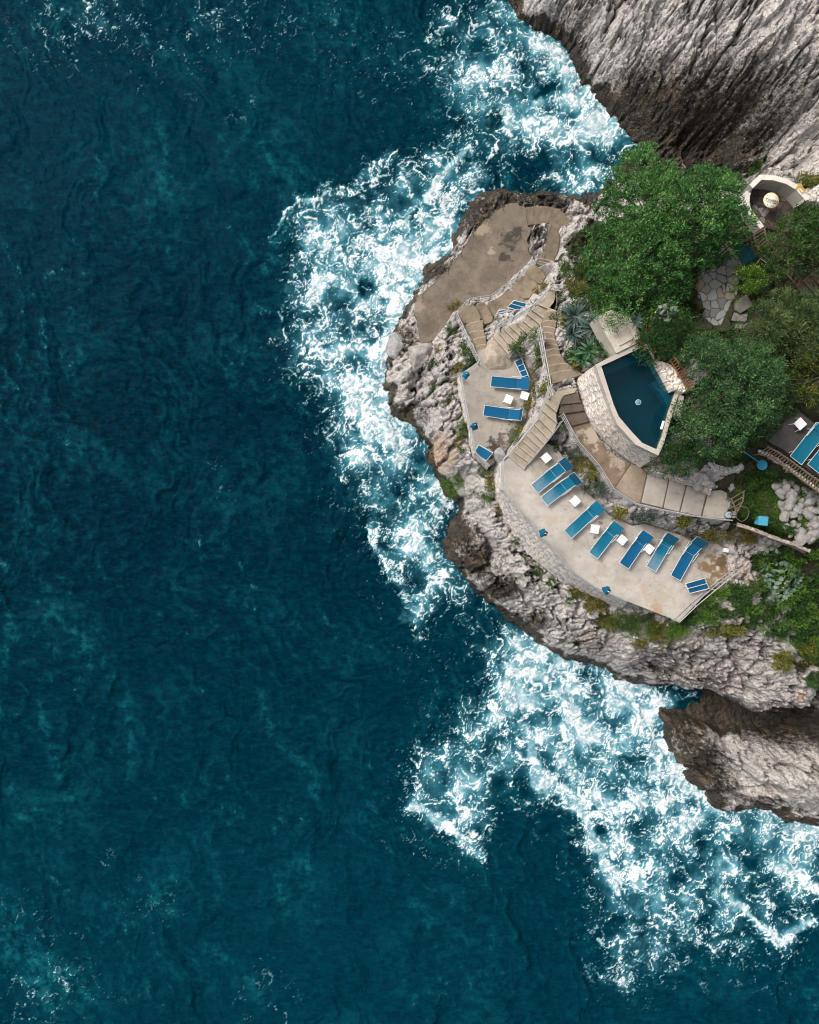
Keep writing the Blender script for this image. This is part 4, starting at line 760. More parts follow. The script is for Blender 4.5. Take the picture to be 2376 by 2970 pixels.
# masonry strip beside the pool
po = WL(5, [(960, 545), (1120, 590), (1180, 640), (1290, 800), (1340, 880), (1290, 920), (1190, 885), (1150, 900), (1065, 750)], ZPOOL+.25)
def stonetop(name, poly, z, m, relief=.06, cell=.2, seed=3, depth=.8):
    xs = [p[0] for p in poly]; ys = [p[1] for p in poly]; a = np.arange(min(xs), max(xs), .035); b = np.arange(min(ys), max(ys), .035); XX, YY = np.meshgrid(a, b)
    ins = inpoly(XX, YY, poly); d = dline(XX, YY, poly, True); f1, f2, cid = worley((XX+.1*fbm(XX*3, YY*3, 2, seed))/cell, (YY)/cell, seed+1, .85); e = np.clip((f2-f1)*2.6, 0, 1)
    ZZ = z+relief*(np.sqrt(e)+.9*(tab(seed+2)[1][cid, 1]-.5)); ZZ = np.where(ins, ZZ, z-depth); F_ = gridF(len(a), len(b)); F_ = F_[ins.ravel()[F_].any(1)]
    return np_mesh(name, np.c_[XX.ravel(), YY.ravel(), ZZ.ravel()], F_, m, vattr={'tone': tab(seed+2)[1][cid, 0].ravel(), 'joint': (1-sstep(.05, .3, e)).ravel()})
tag(stonetop('rubble_bank', po, ZPOOL+.2, M_POOLW, .09, .17, 71), 'bank of pale rough stones between the pool edge and the brown wooden ladder fence', 'stone bank')
t = thing('paving_slabs', 'two grey flat paving slabs beside the right rim of the pool', 'paving', (*W(5, 1210, 1070, 12.2), 12))
for q in ([(1225, 915), (1285, 960), (1255, 1085), (1170, 1080)], [(1165, 1088), (1255, 1090), (1245, 1180), (1130, 1165)]): child(slab('paving_slab', WL(5, q, 12.22), 12.22, .3, M_COP, .015), t)
# flagstone patio, round table patio
def flags(name, c, poly, z, cell, cols, dark, seed, lab=None):
    m = stone_mat(name+'_stone', dark, cols); P_ = WL(c, poly, z); o = stonetop(name, P_, z, m, .02, cell, seed, .6); o['kind'] = 'structure'; return o
flags('flagstone_patio', 6, FLAG, 9.5, .42, [(.26, .26, .25), (.33, .33, .30), (.10, .09, .10), (.22, .22, .20), (.30, .24, .16), (.14, .13, .13)], (.03, .028, .02), 81)
flags('slate_patio', 6, PATIO, ZPAT, .38, [(.075, .05, .045), (.05, .04, .04), (.10, .06, .04), (.04, .035, .035), (.12, .06, .035), (.20, .20, .19)], (.012, .01, .01), 84)
# right-hand steps by the wood
t = thing('garden_steps', 'grey stone garden steps beside the flagstone patio, half under the bushes', 'steps', (*W(6, 900, 1600, 9.8), 9.5))
for i, q in enumerate([[(860, 1460), (960, 1390), (1040, 1500), (900, 1590), (845, 1550)], [(830, 1580), (980, 1600), (960, 1680), (800, 1665)], [(790, 1680), (1000, 1690), (1000, 1790), (740, 1790)]]): child(slab('step', WL(6, q, 9.9-.15*i), 9.9-.15*i, .4, mat('grey_step', (.24, .22, .19), .9, noise=.4, nscale=6), .02), t)
t = thing('plank_steps', 'brown plank steps at the right edge beside the small wooden ladder', 'steps', (*W(6, 1600, 1330, 9.9), 9.5))
for i in range(4): child(slab('plank', WL(6, [(1475+i*75, 1310-i*62), (1540+i*75, 1258-i*62), (1700+i*75, 1420-i*62), (1640+i*75, 1480-i*62)], 9.9+.12*i), 9.9+.12*i, .3, mat('old_plank', (.16, .125, .09), .9, noise=.4, nscale=9), .01), t)
# white curved parapet
par = thing('curved_parapet', 'white rendered parapet curving round the slate patio with the round table', 'parapet', (*W(6, 1250, 200, ZPAT), ZPAT))
M_PAR = concrete('white_render', (.66, .63, .57), (.58, .54, .47), [], ns=2.5)
def thickwall(pts, z0, z1, th, m, name, root, c=6, zpix=None):
    P_ = resample(WL(c, pts, z1 if zpix is None else zpix), 60); tx = np.gradient(P_[:, 0]); ty = np.gradient(P_[:, 1]); l = np.hypot(tx, ty); nx_, ny_ = ty/l*th/2, -tx/l*th/2
    V = []; F_ = []
    for i in range(60): 
        a = (P_[i, 0]+nx_[i], P_[i, 1]+ny_[i]); b = (P_[i, 0]-nx_[i], P_[i, 1]-ny_[i]); V += [(*a, z0), (*a, z1), (*b, z1), (*b, z0)]
    for i in range(59):
        for k in range(4): F_.append((i*4+k, i*4+(k+1) % 4, i*4+4+(k+1) % 4, i*4+4+k))
    F_ += [(0, 3, 2, 1), (236, 237, 238, 239)]
    return child(MB().add(V, F_).build(name, m, None, .02), root)
thickwall([(1010, 255), (1110, 160), (1250, 165), (1390, 205), (1500, 270), (1590, 370), (1600, 400)], ZPAT-.1, ZPAT+.95, .24, M_PAR, 'wall', par)
thickwall([(1000, 275), (975, 350), (970, 430), (990, 510), (1060, 600), (1130, 690)], ZPAT-.1, ZPAT+.55, .24, M_PAR, 'low_wall', par)
t = tag(stonetop('stone_wall_head', WL(6, [(1600, 330), (1740, 220), (1900, 240), (1900, 420), (1640, 410)], ZPAT+.8), ZPAT+.7, M_DRY, .05, .2, 91), 'rough pale wall head running off to the right of the white parapet', 'wall')
tag(slab('concrete_block', WL(6, [(560, 965), (610, 915), (650, 960), (630, 1000)], 9.9), 9.9, .4, M_WHITE, .02), 'white block edge at the upper corner of the flagstone patio', 'block')
# ---------------------------------------------------------------- railings
M_GALV = mat('galvanised_pipe', (.40, .39, .38), .5, .5, metal=.15, noise=.3, nscale=9); M_DARKR = mat('weathered_iron', (.10, .095, .09), .7, .4, noise=.3, nscale=9)
def railing(label, c, pts, zb, h=.95, zs=None, rails=(1, .55, .15), sp=1.25, r=.028, m=None, group='pipe railings along the terraces and stairs', trace='top', name='pipe_railing', endpost=True):
    m = m or M_GALV; n = len(pts); zs = zs or [zb]*n
    W3 = [(*W(c, x, y, zs[i]+(h if trace == 'top' else 0)), zs[i]) for i, (x, y) in enumerate(pts)]
    root = thing(name, label, 'railing', W3[0], 0, group)
    for k in rails: child(MB().tube([(x, y, z+h*k) for x, y, z in W3], r if k == 1 else r*.75, 8).build('rail', m), root)
    P_ = np.array(W3)
    for i in range(n-1):
        L = np.linalg.norm(P_[i+1]-P_[i]); q = max(1, int(round(L/sp)))
        for j in range(q+(1 if i == n-2 else 0)):
            p = P_[i]+(P_[i+1]-P_[i])*j/q; child(MB().tube([(p[0], p[1], p[2]-.15), (p[0], p[1], p[2]+h)], r, 8).build('post', m), root)
    return root
railing('grey pipe railing bending round the landings and the short flight down to the small terrace', 1, [(1440, 738), (1330, 715), (1160, 860), (935, 1025), (760, 1050), (645, 1160), (740, 1370), (842, 1568), (690, 1688)], 5, zs=[3.6, 3.6, 3.9, 4.3, 4.6, 4.9, 5.5, 6.0, 6.0])
railing('grey pipe railing along the seaward edge of the small terrace, two furled parasols on it', 2, [(305, 300), (345, 545), (400, 815), (452, 1080), (590, 1212)], ZD1)
railing('double pipe railing beside the diagonal flight above the folded loungers', 1, [(980, 1280), (1130, 1200), (1280, 1110), (1450, 935), (1550, 942)], 7, zs=[6.1, 6.7, 7.2, 7.6, 7.8])
railing('steep straight railing on the left of the long narrow flight', 1, [(1342, 1262), (1425, 1722), (1448, 1860)], 8, zs=[8.0, 8.95, 9.2])
railing('long pipe railing from the top landing down the pale stair and round the large terrace', 2, [(1215, 398), (1090, 722), (900, 960), (730, 1150), (720, 1450), (960, 1722), (1107, 1920), (1447, 2292), (1700, 2462), (1947, 2562)], 7.5, zs=[9.2, 8.7, 8.0, 7.55, 7.5, 7.5, 7.5, 7.5, 7.5, 7.5])
railing('rusty grey railing closing the right end of the large terrace by the wet puddle', 4, [(398, 1655), (560, 1500), (740, 1350), (980, 1160)], ZM, sp=.9, zs=[7.5, 7.5, 7.5, 7.6])
railing('thin handrail on the right of the pale straight stair', 2, [(1320, 760), (1200, 925), (980, 1190)], 7.5, zs=[8.9, 8.3, 7.5], rails=(1, .5), r=.018)
railing('three-bar railing along the outer edge of the brown path and broad slabs', 3, [(812, -172), (962, 105), (1165, 335), (1318, 578), (1530, 722), (1760, 778), (2120, 850), (2350, 880), (2500, 895)], 8.9, zs=[9.0, 8.85, 8.8, 8.85, 8.95, 9.1, 9.3, 9.45, 9.55], rails=(1, .7, .4))
railing('dark slack rope rail on short iron posts along the outer edge of the bathing platform', 1, [(365, 1015), (580, 815), (690, 660), (795, 490), (900, 385), (1050, 268)], ZPLAT, h=.75, rails=(1,), sp=1.6, r=.016, m=M_DARKR, name='rope_rail', group=None)
railing('dark iron handrail beside the mossy fan of steps', 1, [(1440, 445), (1405, 540), (1390, 690)], 3, h=.8, zs=[2.9, 3.1, 3.5], rails=(1,), r=.02, m=M_DARKR, name='handrail', group=None)
railing('thin dark wire rail over the brown wet rock at the top of the bathing platform', 1, [(1200, 262), (1470, 250), (1590, 330)], 2.4, h=.5, rails=(1,), r=.012, m=M_DARKR, name='wire_rail', group=None)

# wooden ladder-like fences
M_WOOD = mat('brown_wood', (.22, .10, .045), .8, .2, noise=.45, nscale=10); M_OLDW = mat('grey_brown_wood', (.19, .14, .10), .85, .2, noise=.45, nscale=10)
def ladder(label, c, a, b, z, n, m, w_=.55, h=0, lean=(0, 0), name='ladder_fence'):
    """two long poles joined by rungs: a = list of pixel pairs of one pole, b = of the other"""
    A = [Vector((*W(c, x, y, z), z)) for x, y in a]; B = [Vector((*W(c, x, y, z+h), z+h)) for x, y in b]
    root = thing(name, label, 'fence', A[0]); child(MB().tube(A, .035, 8).build('pole', m), root); child(MB().tube(B, .035, 8).build('pole', m), root)
    PA, PB = resample([tuple(v) for v in A], n), resample([tuple(v) for v in B], n)
    for p, q in zip(PA, PB): child(MB().tube([Vector(p)-(Vector(q)-Vector(p))*.12, Vector(q)+(Vector(q)-Vector(p))*.12], .028, 8).build('rung', m), root)
    for i in (0, n//2, n-1): child(MB().tube([(PA[i][0], PA[i][1], z-.5), PA[i]], .035, 8).build('post', m), root)
    return root
ladder('brown wooden ladder fence between the pool bank and the dense tree', 5, [(1130, 560), (1180, 640), (1240, 740), (1310, 850), (1335, 890)], [(1175, 525), (1240, 600), (1310, 710), (1370, 810), (1390, 850)], ZPOOL+.5, 13, M_WOOD, h=.25)
ladder('long grey-brown ladder fence along the edge of the upper right terrace', 4, [(1150, 55), (1290, 90), (1420, 190), (1560, 300), (1725, 420)], [(1240, -10), (1330, 35), (1470, 130), (1600, 225), (1760, 340)], ZUP+.4, 22, M_OLDW, h=.35)
ladder('short leaning wooden fence between the last broad slab and the green patch', 4, [(890, 480), (925, 560), (940, 640)], [(1010, 410), (1000, 500), (950, 600)], 10.3, 5, M_OLDW, h=.3)
ladder('rough wooden ladder against the parapet above the green corrugated roof', 6, [(1040, 770), (1060, 860), (1100, 930)], [(1150, 700), (1160, 780), (1200, 850)], 9.6, 6, M_OLDW, h=.2)
ladder('small wooden ladder beside the brown plank steps', 6, [(1385, 1180), (1460, 1260), (1500, 1300)], [(1420, 1100), (1490, 1180), (1530, 1230)], 10.2, 4, M_OLDW, h=.1)
hoop = MB(); cx, cy = W(4, 990, 625, 10.7); hoop.tube([(cx+.32*math.cos(a), cy+.34*math.sin(a), 10.7+.08*math.sin(a*2)) for a in [i*2*math.pi/28 for i in range(29)]], .018, 6, caps=False)
tag(hoop.build('hoop', M_OLDW), 'bent cane hoop lying at the end of the broad slabs near the blue box', 'hoop')

# ---------------------------------------------------------------- sun loungers
def fabric(name, c1_, c2_=None, x0=-1.0, x1=.2):
    m = bpy.data.materials.new(name); m.use_nodes = True; g = NT(m); tc = g.n('ShaderNodeTexCoord'); O = tc.outputs['Object']; s = g.n('ShaderNodeSeparateXYZ'); g.l(O, s.inputs[0])
    n = g.noise(O, 3, 6, .7); wv = g.noise(g.mapping(O, (220, 220, 1)), 1, 2)
    c = c1_
    if c2_: c = g.mix(g.mr(g.math('ADD', s.outputs[0], g.mr(n, .3, .7, -.16, .16)), x0, x1, 1, 0, True), c1_, c2_)
    c = g.mix(g.mr(n, .4, .7, 0, .3), c, tuple(x*.7 for x in c1_)); c = g.mix(g.mr(wv, .4, .6, 0, .18), c, (.02, .06, .09))
    g.l(c, g.b.inputs['Base Color']); g.b.inputs['Roughness'].default_value = .85; g.b.inputs['Specular IOR Level'].default_value = .2; return m
BLUE, TEAL, PALE = (.001, .082, .185), (.0015, .115, .195), (.13, .24, .30)
F_BLUE, F_TEAL, F_FADE, F_FADE2 = fabric('blue_mesh_fabric', BLUE), fabric('teal_mesh_fabric', TEAL), fabric('faded_teal_fabric', TEAL, PALE, -.75, .05), fabric('half_faded_teal_fabric', TEAL, (.05, .20, .28), -1.0, -.35)
F_DARK = fabric('deep_teal_fabric', (.001, .055, .105)); F_UP = fabric('soft_teal_fabric', (.003, .12, .19)); M_WF = mat('white_lacquered_frame', (.60, .61, .62), .4, .5, noise=.08, nscale=20)
def make_lounger(L=2.0, w_=.56, back=20, hood='flat', fab=F_TEAL, hoodfab=None, hood_ang=None):
    """origin on the ground under the middle; foot at -x, head at +x"""
    hoodfab = hoodfab or fab; root = thing('sun_lounger', '', 'sun lounger'); zb = .34; xh = L/2-.62; a = rad(back); bl = .62
    mb = MB(); r = .014
    for s in (-1, 1): mb.tube([(-L/2, s*w_/2, zb), (L/2-.1, s*w_/2, zb)], r, 8)
    for x in (-L/2, xh, L/2-.1): dz_ = .05 if x == xh else 0; mb.tube([(x, -w_/2, zb-dz_), (x, w_/2, zb-dz_)], r, 8)
    mb.build('frame', M_WF, root)
    for x in (-L/2+.3, L/2-.5):
        for s in (-1, 1): MB().tube([(x, s*w_/2, zb), (x+(.06 if x > 0 else -.06), s*w_/2, .01)], .019, 8).build('leg', M_WF, root)
    n = 14; V = []; Fs = []
    for i in range(n+1):
        x = -L/2+.02+(xh+L/2-.03)*i/n
        for j, y in enumerate((-.5, -.25, 0, .25, .5)): V.append((x, y*(w_-.03), zb+.006-.022*(1-(2*abs(y))**2)))
    for i in range(n):
        for j in range(4): q = i*5+j; Fs.append((q, q+1, q+6, q+5))
    mb = MB().add(V, Fs, True); mb.build('seat_sheet', fab, root)
    ca, sa = math.cos(a), math.sin(a); f = MB(); end = (xh+bl*ca, zb+bl*sa)
    for s in (-1, 1): f.tube([(xh, s*(w_/2-.005), zb+.02), (end[0], s*(w_/2-.005), end[1]+.02)], r, 8)
    f.tube([(end[0], -w_/2, end[1]+.02), (end[0], w_/2, end[1]+.02)], r, 8); br = f.build('backrest', M_WF, root)
    V = []; Fs = []
    for i in range(7):
        t = i/6*bl
        for y in (-.5, -.25, 0, .25, .5): V.append((xh+t*ca+.01*sa, y*(w_-.03), zb+.024+t*sa-.02*(1-(2*abs(y))**2)))
    for i in range(6):
        for j in range(4): q = i*5+j; Fs.append((q, q+1, q+6, q+5))
    MB().add(V, Fs, True).build('back_sheet', fab, br)
    for s in (-1, 1): MB().tube([(xh+bl*.6*ca, s*w_/2, zb+bl*.6*sa), (min(L/2-.12, xh+bl*.9), s*w_/2, zb-.02)], .012, 6).build('support_bar', M_WF, root)
    for s in (-1, 1): MB().tube([(xh-.32, s*(w_/2+.035), zb+.03), (xh-.25, s*(w_/2+.035), zb+.17), (xh+.18, s*(w_/2+.035), zb+.2+.1*sa)], .016, 8).build('armrest', M_WF, root)
    # sunshade: a wide sheet on a U frame hinged at the backrest
    hw = w_/2+.04; hl = .46
    if hood == 'flat': p0 = (end[0]-.44*ca, end[1]-.44*sa+.07); ang = a+rad(3)
    else: p0 = (end[0]-.05*ca, end[1]-.05*sa+.03); ang = rad(hood_ang if hood_ang is not None else 75)
    ch, sh = math.cos(ang), math.sin(ang); p1 = (p0[0]+hl*ch, p0[1]+hl*sh)
    f = MB()
    f.tube([(p0[0], -hw, p0[1]), (p1[0], -hw, p1[1]), (p1[0], hw, p1[1]), (p0[0], hw, p0[1])], .012, 6); hd = f.build('sunshade', M_WF, root)
    V = []; Fs = []
    for i in range(6):
        t = i/5*hl
        for y in (-1, -.5, 0, .5, 1): V.append((p0[0]+t*ch-.008*sh*0, y*hw, p0[1]+t*sh+.016+.012*math.sin(math.pi*i/5)))
    for i in range(5):
        for j in range(4): q = i*5+j; Fs.append((q, q+1, q+6, q+5))
    MB().add(V, Fs, True).build('shade_sheet', hoodfab, hd)
    return root
GL = 'blue sun loungers on the terraces'
def put(root, c, foot, head, z, label):
    """foot/head: pixel centres of the short ends (bed height)"""
    a = Vector(W(c, *foot, z+.35)); b = Vector(W(c, *head, z+.35)); d = (b-a).normalized(); mid = a+d*root['L']/2
    root.location = (mid.x, mid.y, z); root.rotation_euler = (0, 0, math.atan2(d.y, d.x)); tag(root, label, 'sun lounger', GL)
def lounger(c, foot, head, z, label, **kw): r = make_lounger(**kw); r['L'] = kw.get('L', 2.0); put(r, c, foot, head, z, label); del r['L']; return r
LO = [
 (3, (520, 582), (770, 375), ZM, 'faded teal lounger with raised back, nearest the foot of the pale straight stair', dict(back=42, hood='up', hood_ang=25, fab=F_FADE, hoodfab=F_DARK, L=1.85)),
 (3, (616, 706), (875, 505), ZM, 'faded teal lounger, second one from the foot of the pale straight stair', dict(back=42, hood='up', hood_ang=55, fab=F_FADE, hoodfab=F_DARK, L=1.85)),
 (3, (853, 1035), (1150, 762), ZM, 'long teal lounger lying flat alone between two white side tables on the large terrace', dict(back=12, hood='flat', fab=F_FADE2, L=2.15)),
 (3, (1107, 1247), (1325, 965), ZM, 'teal lounger with paler foot end, between two square tables mid-row', dict(back=22, hood='flat', fab=F_FADE2)),
 (3, (1415, 1350), (1610, 1065), ZM, 'deep blue lounger with flat shade, directly left of the table squeezed between two loungers', dict(back=22, hood='flat', fab=F_BLUE)),
 (4, (128, 1150), (290, 870), ZM, 'lounger fading to pale grey-blue at the foot, directly right of the squeezed-in table', dict(back=25, hood='flat', fab=F_FADE, hoodfab=F_DARK)),
 (4, (360, 1235), (545, 900), ZM, 'deep blue lounger at the right end of the row beside the brown puddle', dict(back=38, hood='up', hood_ang=40, fab=F_BLUE, hoodfab=F_DARK, L=2.05)),
 (2, (603, 365), (925, 395), ZD1, 'blue lounger on the small terrace touching the white-framed folded one', dict(back=25, hood='flat', fab=F_BLUE)),
 (2, (530, 657), (850, 705), ZD1, 'blue lounger on the small terrace below the white side tables, shade upright', dict(back=28, hood='up', hood_ang=80, fab=F_BLUE, hoodfab=F_DARK, L=1.95)),
 (7, (1468, 1670), (1700, 1370), ZUP, 'teal lounger beside the white table on the dark upper right terrace', dict(back=30, hood='flat', fab=F_UP, w_=.64)),
 (7, (1660, 1762), (1890, 1480), ZUP, 'teal lounger cut off by the right edge of the picture on the dark upper terrace', dict(back=30, hood='flat', fab=F_UP, w_=.64)),
]
for c, f_, h_, z, lab, kw in LO: lounger(c, f_, h_, z, lab, **kw)
# folded loungers: a tubular frame with crossbars and a slack blue sheet
def folded(label, c, P4, z, fab, bars=3, tilt=None, zz=None, gap=None):
    """P4: four pixel corners of the frame; zz: heights of the corners"""
    zz = zz or [z+.1]*4; Q = [Vector((*W(c, x, y, h_), h_)) for (x, y), h_ in zip(P4, zz)]; ctr = sum(Q, Vector())/4; root = thing('sun_lounger', label, 'sun lounger', (ctr.x, ctr.y, z), 0, GL)
    f = MB().tube(Q+[Q[0]], .024, 8); 
    child(f.build('frame', M_WF), root)
    for i in range(1, bars+1):
        t = i/(bars+1); child(MB().tube([Q[0].lerp(Q[3], t)-Vector((0, 0, -.03)), Q[1].lerp(Q[2], t)-Vector((0, 0, -.03))], .016, 8).build('crossbar', M_WF), root)
    V = []; Fs = []
    g0 = gap or (0.03, .97)
    for i in range(9):
        t = g0[0]+(g0[1]-g0[0])*i/8
        for j in range(5):
            s = .05+.9*j/4; p = Q[0].lerp(Q[3], t).lerp(Q[1].lerp(Q[2], t), s); p.z -= .03*math.sin(math.pi*j/4)+.01; V.append(p)
    for i in range(8):
        for j in range(4): q = i*5+j; Fs.append((q, q+1, q+6, q+5))
    child(MB().add(V, Fs, True).build('sheet', fab), root)
    for a_, b_ in ((0, 3), (1, 2)):
        child(MB().tube([Q[a_].lerp(Q[b_], .3), (*(Q[a_].lerp(Q[b_], .35)).xy, z+.02)], .016, 6).build('leg', M_WF), root)
    return root
folded('upside-down white-framed lounger with three crossbars leaning by the planted bank', 2, [(838, 168), (905, 135), (1000, 360), (935, 375)], ZD1, F_BLUE, 3, zz=[ZD1+.35, ZD1+.45, ZD1+.5, ZD1+.3])
folded('folded blue lounger propped in the lower corner of the small terrace railing', 2, [(478, 1000), (622, 1082), (553, 1162), (432, 1072)], ZD1, F_BLUE, 0, zz=[ZD1+.35, ZD1+.6, ZD1+.5, ZD1+.25])
folded('short folded lounger in a white frame at the lower right end of the large terrace', 4, [(450, 1290), (640, 1235), (680, 1335), (490, 1382)], ZM, F_BLUE, 1, zz=[ZM+.5, ZM+.5, ZM+.35, ZM+.35])
folded('upper of the folded blue loungers stacked on the landing under the double railing', 1, [(1125, 1068), (1240, 1095), (1180, 1160), (1068, 1122)], 4.4, F_BLUE, 1, zz=[5.2, 5.3, 5.1, 5.1])
folded('middle folded lounger of the pile on the landing, shown by its white rods', 1, [(1100, 1115), (1200, 1135), (1150, 1180), (1060, 1150)], 4.4, F_DARK, 3, zz=[4.95, 5.0, 4.9, 4.9])
folded('lowest folded lounger at the left end of the pile on the landing', 1, [(1005, 1140), (1118, 1158), (1070, 1212), (960, 1205)], 4.4, F_BLUE, 4, zz=[5.0, 5.05, 4.95, 4.9])

# ---------------------------------------------------------------- white side tables
def make_table():
    r = thing('side_table', '', 'side table'); mb = MB(); s = .42
    mb.box((0, 0, .40), (s, s, .03)); tp = mb.build('tabletop', M_WHITE, r, .012)
    MB().box((0, 0, .375), (s-.04, s-.04, .03)).build('apron', M_WHITE, r)
    for i in (-1, 1):
        for j in (-1, 1): MB().tube([(i*(s/2-.035), j*(s/2-.035), .37), (i*(s/2+.005), j*(s/2+.005), .0)], [.022, .016], 8).build('leg', M_WHITE, r)
    return r
tproto = make_table(); tfirst = True
TB = [(3, 638, 268, 700, 245, ZM, 'square white side table at the foot of the pale stair, behind the first lounger'), (3, 928, 702, 972, 665, ZM, 'square white side table standing alone right of the second faded lounger'),
      (3, 1125, 982, 1150, 935, ZM, 'square white side table just right of the long flat lounger'), (3, 1398, 1090, 1440, 1050, ZM, 'square white side table between the half-faded lounger and the deep blue one'),
      (3, 1668, 1180, 1700, 1140, ZM, 'square white side table squeezed between two loungers, partly under a shade'), (2, 778, 545, 830, 560, ZD1, 'white side table in the open between the two loungers of the small terrace'),
      (2, 940, 508, 990, 520, ZD1, 'white side table half hidden by the planted bank on the small terrace'), (7, 1518, 1262, 1560, 1220, ZUP, 'white side table with three dark spots on the upper right terrace')]
for i, (c, x, y, x2, y2, z, lab) in enumerate(TB):
    o = tproto if i == 0 else copy_tree(tproto); a = W(c, x, y, z+.41); b = W(c, x2, y2, z+.41); o.location = (*a, z); o.rotation_euler = (0, 0, math.atan2(b[1]-a[1], b[0]-a[0])+[.35, .05, .3, .1, .0, -.12, -.1, -.05][i]); tag(o, lab, 'side table', 'white plastic side tables')
tb = TB[7]; a = W(7, 1518, 1262, ZUP+.41)
tag(MB().box((0, 0, .09), (.26, .2, .18)).build('plastic_box', M_WHITE, None, .03), 'small white box on the rock at the right end of the large terrace', 'box'); bx = bpy.data.objects['plastic_box']; bx.location = (*W(4, 836, 970, 7.7), 7.62); bx.rotation_euler = (0, 0, -.2)

# ---------------------------------------------------------------- furled parasols on the railings
def parasol(c, x, y, z, tip, label, H_=2.25, m=None, ln=1.25):
    """x,y: pixel of the foot of the canopy; pole stands inside the rail"""
    px, py = W(c, x, y, z+H_-ln*.55); r = thing('furled_parasol', label, 'parasol', (px, py, z), RNG.random()*3, 'furled blue parasols tied to the railings')
    MB().tube([(0, 0, 0), (0, 0, H_)], .02, 8).build('pole', M_WF, r); MB().tube([(0, 0, H_-.02), (0, 0, H_+.09)], [.035, .02], 10).build('finial', M_WHITE, r)
    n = 40; rows = 12; V = []; F_ = []; rg = random.Random(int(x))
    rgp = rg.uniform(0, 6)
    for i in range(rows):
        t = i/(rows-1); zz = H_-.03-ln*t
        base = (.05+.17*math.sin(math.pi*min(1, t*1.15+.05))**.8)*(1 if t < .95 else .8)
        for k in range(n):
            a_ = 2*math.pi*k/n; q = base*(1+(.16*math.cos(a_*5+t*3+rgp)+.12*math.sin(a_*3-t*2+rgp*2)+.05*math.cos(a_*11))*min(1, t*3))*(.8+.35*math.sin(a_+rgp)*t); V.append((q*math.cos(a_), q*math.sin(a_), zz-.06*math.cos(a_*5)*t))
    for i in range(rows-1):
        for k in range(n): F_.append((i*n+k, i*n+(k+1) % n, (i+1)*n+(k+1) % n, (i+1)*n+k))
    MB().add(V, F_, True).build('canopy', m or F_CAN, r)
    MB().tube([(.13*math.cos(a_), .13*math.sin(a_), H_-ln*.6) for a_ in [k*math.pi/8 for k in range(17)]], .012, 6).build('tie', M_WHITE, r)
    return r
F_CAN = mat('blue_canvas', (.004, .11, .21), .85, .2, noise=.35, nscale=9)
parasol(2, 352, 305, ZD1, 0, 'bright blue furled parasol in the upper corner of the small terrace railing', ln=.85, m=mat('bright_blue_canvas', (.005, .20, .33), .85, .2, noise=.35, nscale=9), H_=2.1)
parasol(2, 432, 815, ZD1, 0, 'furled blue parasol halfway down the small terrace railing', ln=.95, H_=2.1)
parasol(3, 605, 1022, ZM, 0, 'furled blue parasol on the long railing opposite the flat lounger', ln=1.1)
parasol(3, 1228, 1595, ZM, 0, 'furled blue parasol on the long railing near the lower tip of the large terrace', ln=.95)

# ---------------------------------------------------------------- garden objects
o = thing('storage_box', 'light blue square plastic box standing in the dark green patch', 'box', (*W(4, 1150, 690, 10.2), 10.2), -.12)
M_LB = mat('light_blue_plastic', (.07, .33, .48), .5, .4, noise=.25, nscale=7); MB().box((0, 0, .2), (.38, .38, .40)).build('body', M_LB, o, .02); MB().box((0, 0, .42), (.43, .43, .05)).build('lid', M_LB, o, .015)
o = thing('pool_skimmer', 'bright blue leaf skimmer on a long pole lying against the stone wall', 'pool net', (*W(4, 1180, 160, 11.2), 10.6))
A = Vector((*W(4, 1005, 30, 11.9), 11.9)); B = Vector((*W(4, 1165, 140, 11.3), 11.3)); child(MB().tube([A, B], .022, 8).build('pole', mat('blue_pole', (.01, .24, .50), .4)), o)
Cc = Vector((*W(4, 1182, 160, 11.25), 11.25)); child(MB().lathe([(0, -.02), (.12, -.015), (.19, 0), (.22, .03), (.235, .03), (.235, .0), (.2, -.03), (0, -.05)], Cc, 22).build('net', mat('teal_net', (.02, .16, .26), .7)), o)
o = thing('garden_tool', 'small yellow handled tool at the edge of the green patch below the blue skimmer', 'tool', (*W(4, 1130, 240, 10.3), 10.3)); M_YEL = mat('yellow_plastic', (.75, .45, .01), .5)
child(MB().tube([(*W(4, 1145, 205, 10.45), 10.45), (*W(4, 1135, 235, 10.4), 10.4)], .025, 8).build('handle', M_YEL), o); child(MB().tube([(*W(4, 1105, 232, 10.42), 10.42), (*W(4, 1160, 243, 10.42), 10.42)], .035, 8).build('grip', M_YEL), o)
o = thing('watering_can', 'grey-white watering can at the end of the last broad slab', 'can', (*W(4, 850, 635, 9.6), 9.55)); M_GR = mat('grey_blue_plastic', (.32, .37, .40), .5)
MB().lathe([(0, 0), (.15, 0), (.16, .28), (.12, .32), (.1, .3), (0, .3)], n=20).build('body', M_GR, o); MB().tube([(.14, 0, .1), (.34, .05, .34)], [.03, .02], 8).build('spout', M_GR, o)
o = thing('bucket', 'pale empty bucket beside the watering can', 'bucket', (*W(4, 888, 630, 9.7), 9.7)); MB().lathe([(0, .01), (.11, 0), (.15, .26), (.165, .27), (.15, .26), (.14, .25), (.105, .03), (0, .03)], n=20).build('pail', mat('pale_plastic', (.55, .53, .47), .5), o); MB().tube([(.15*math.cos(a_), .02, .26+.12*math.sin(a_)) for a_ in [k*math.pi/10 for k in range(11)]], .007, 6).build('handle', M_GALV, o)
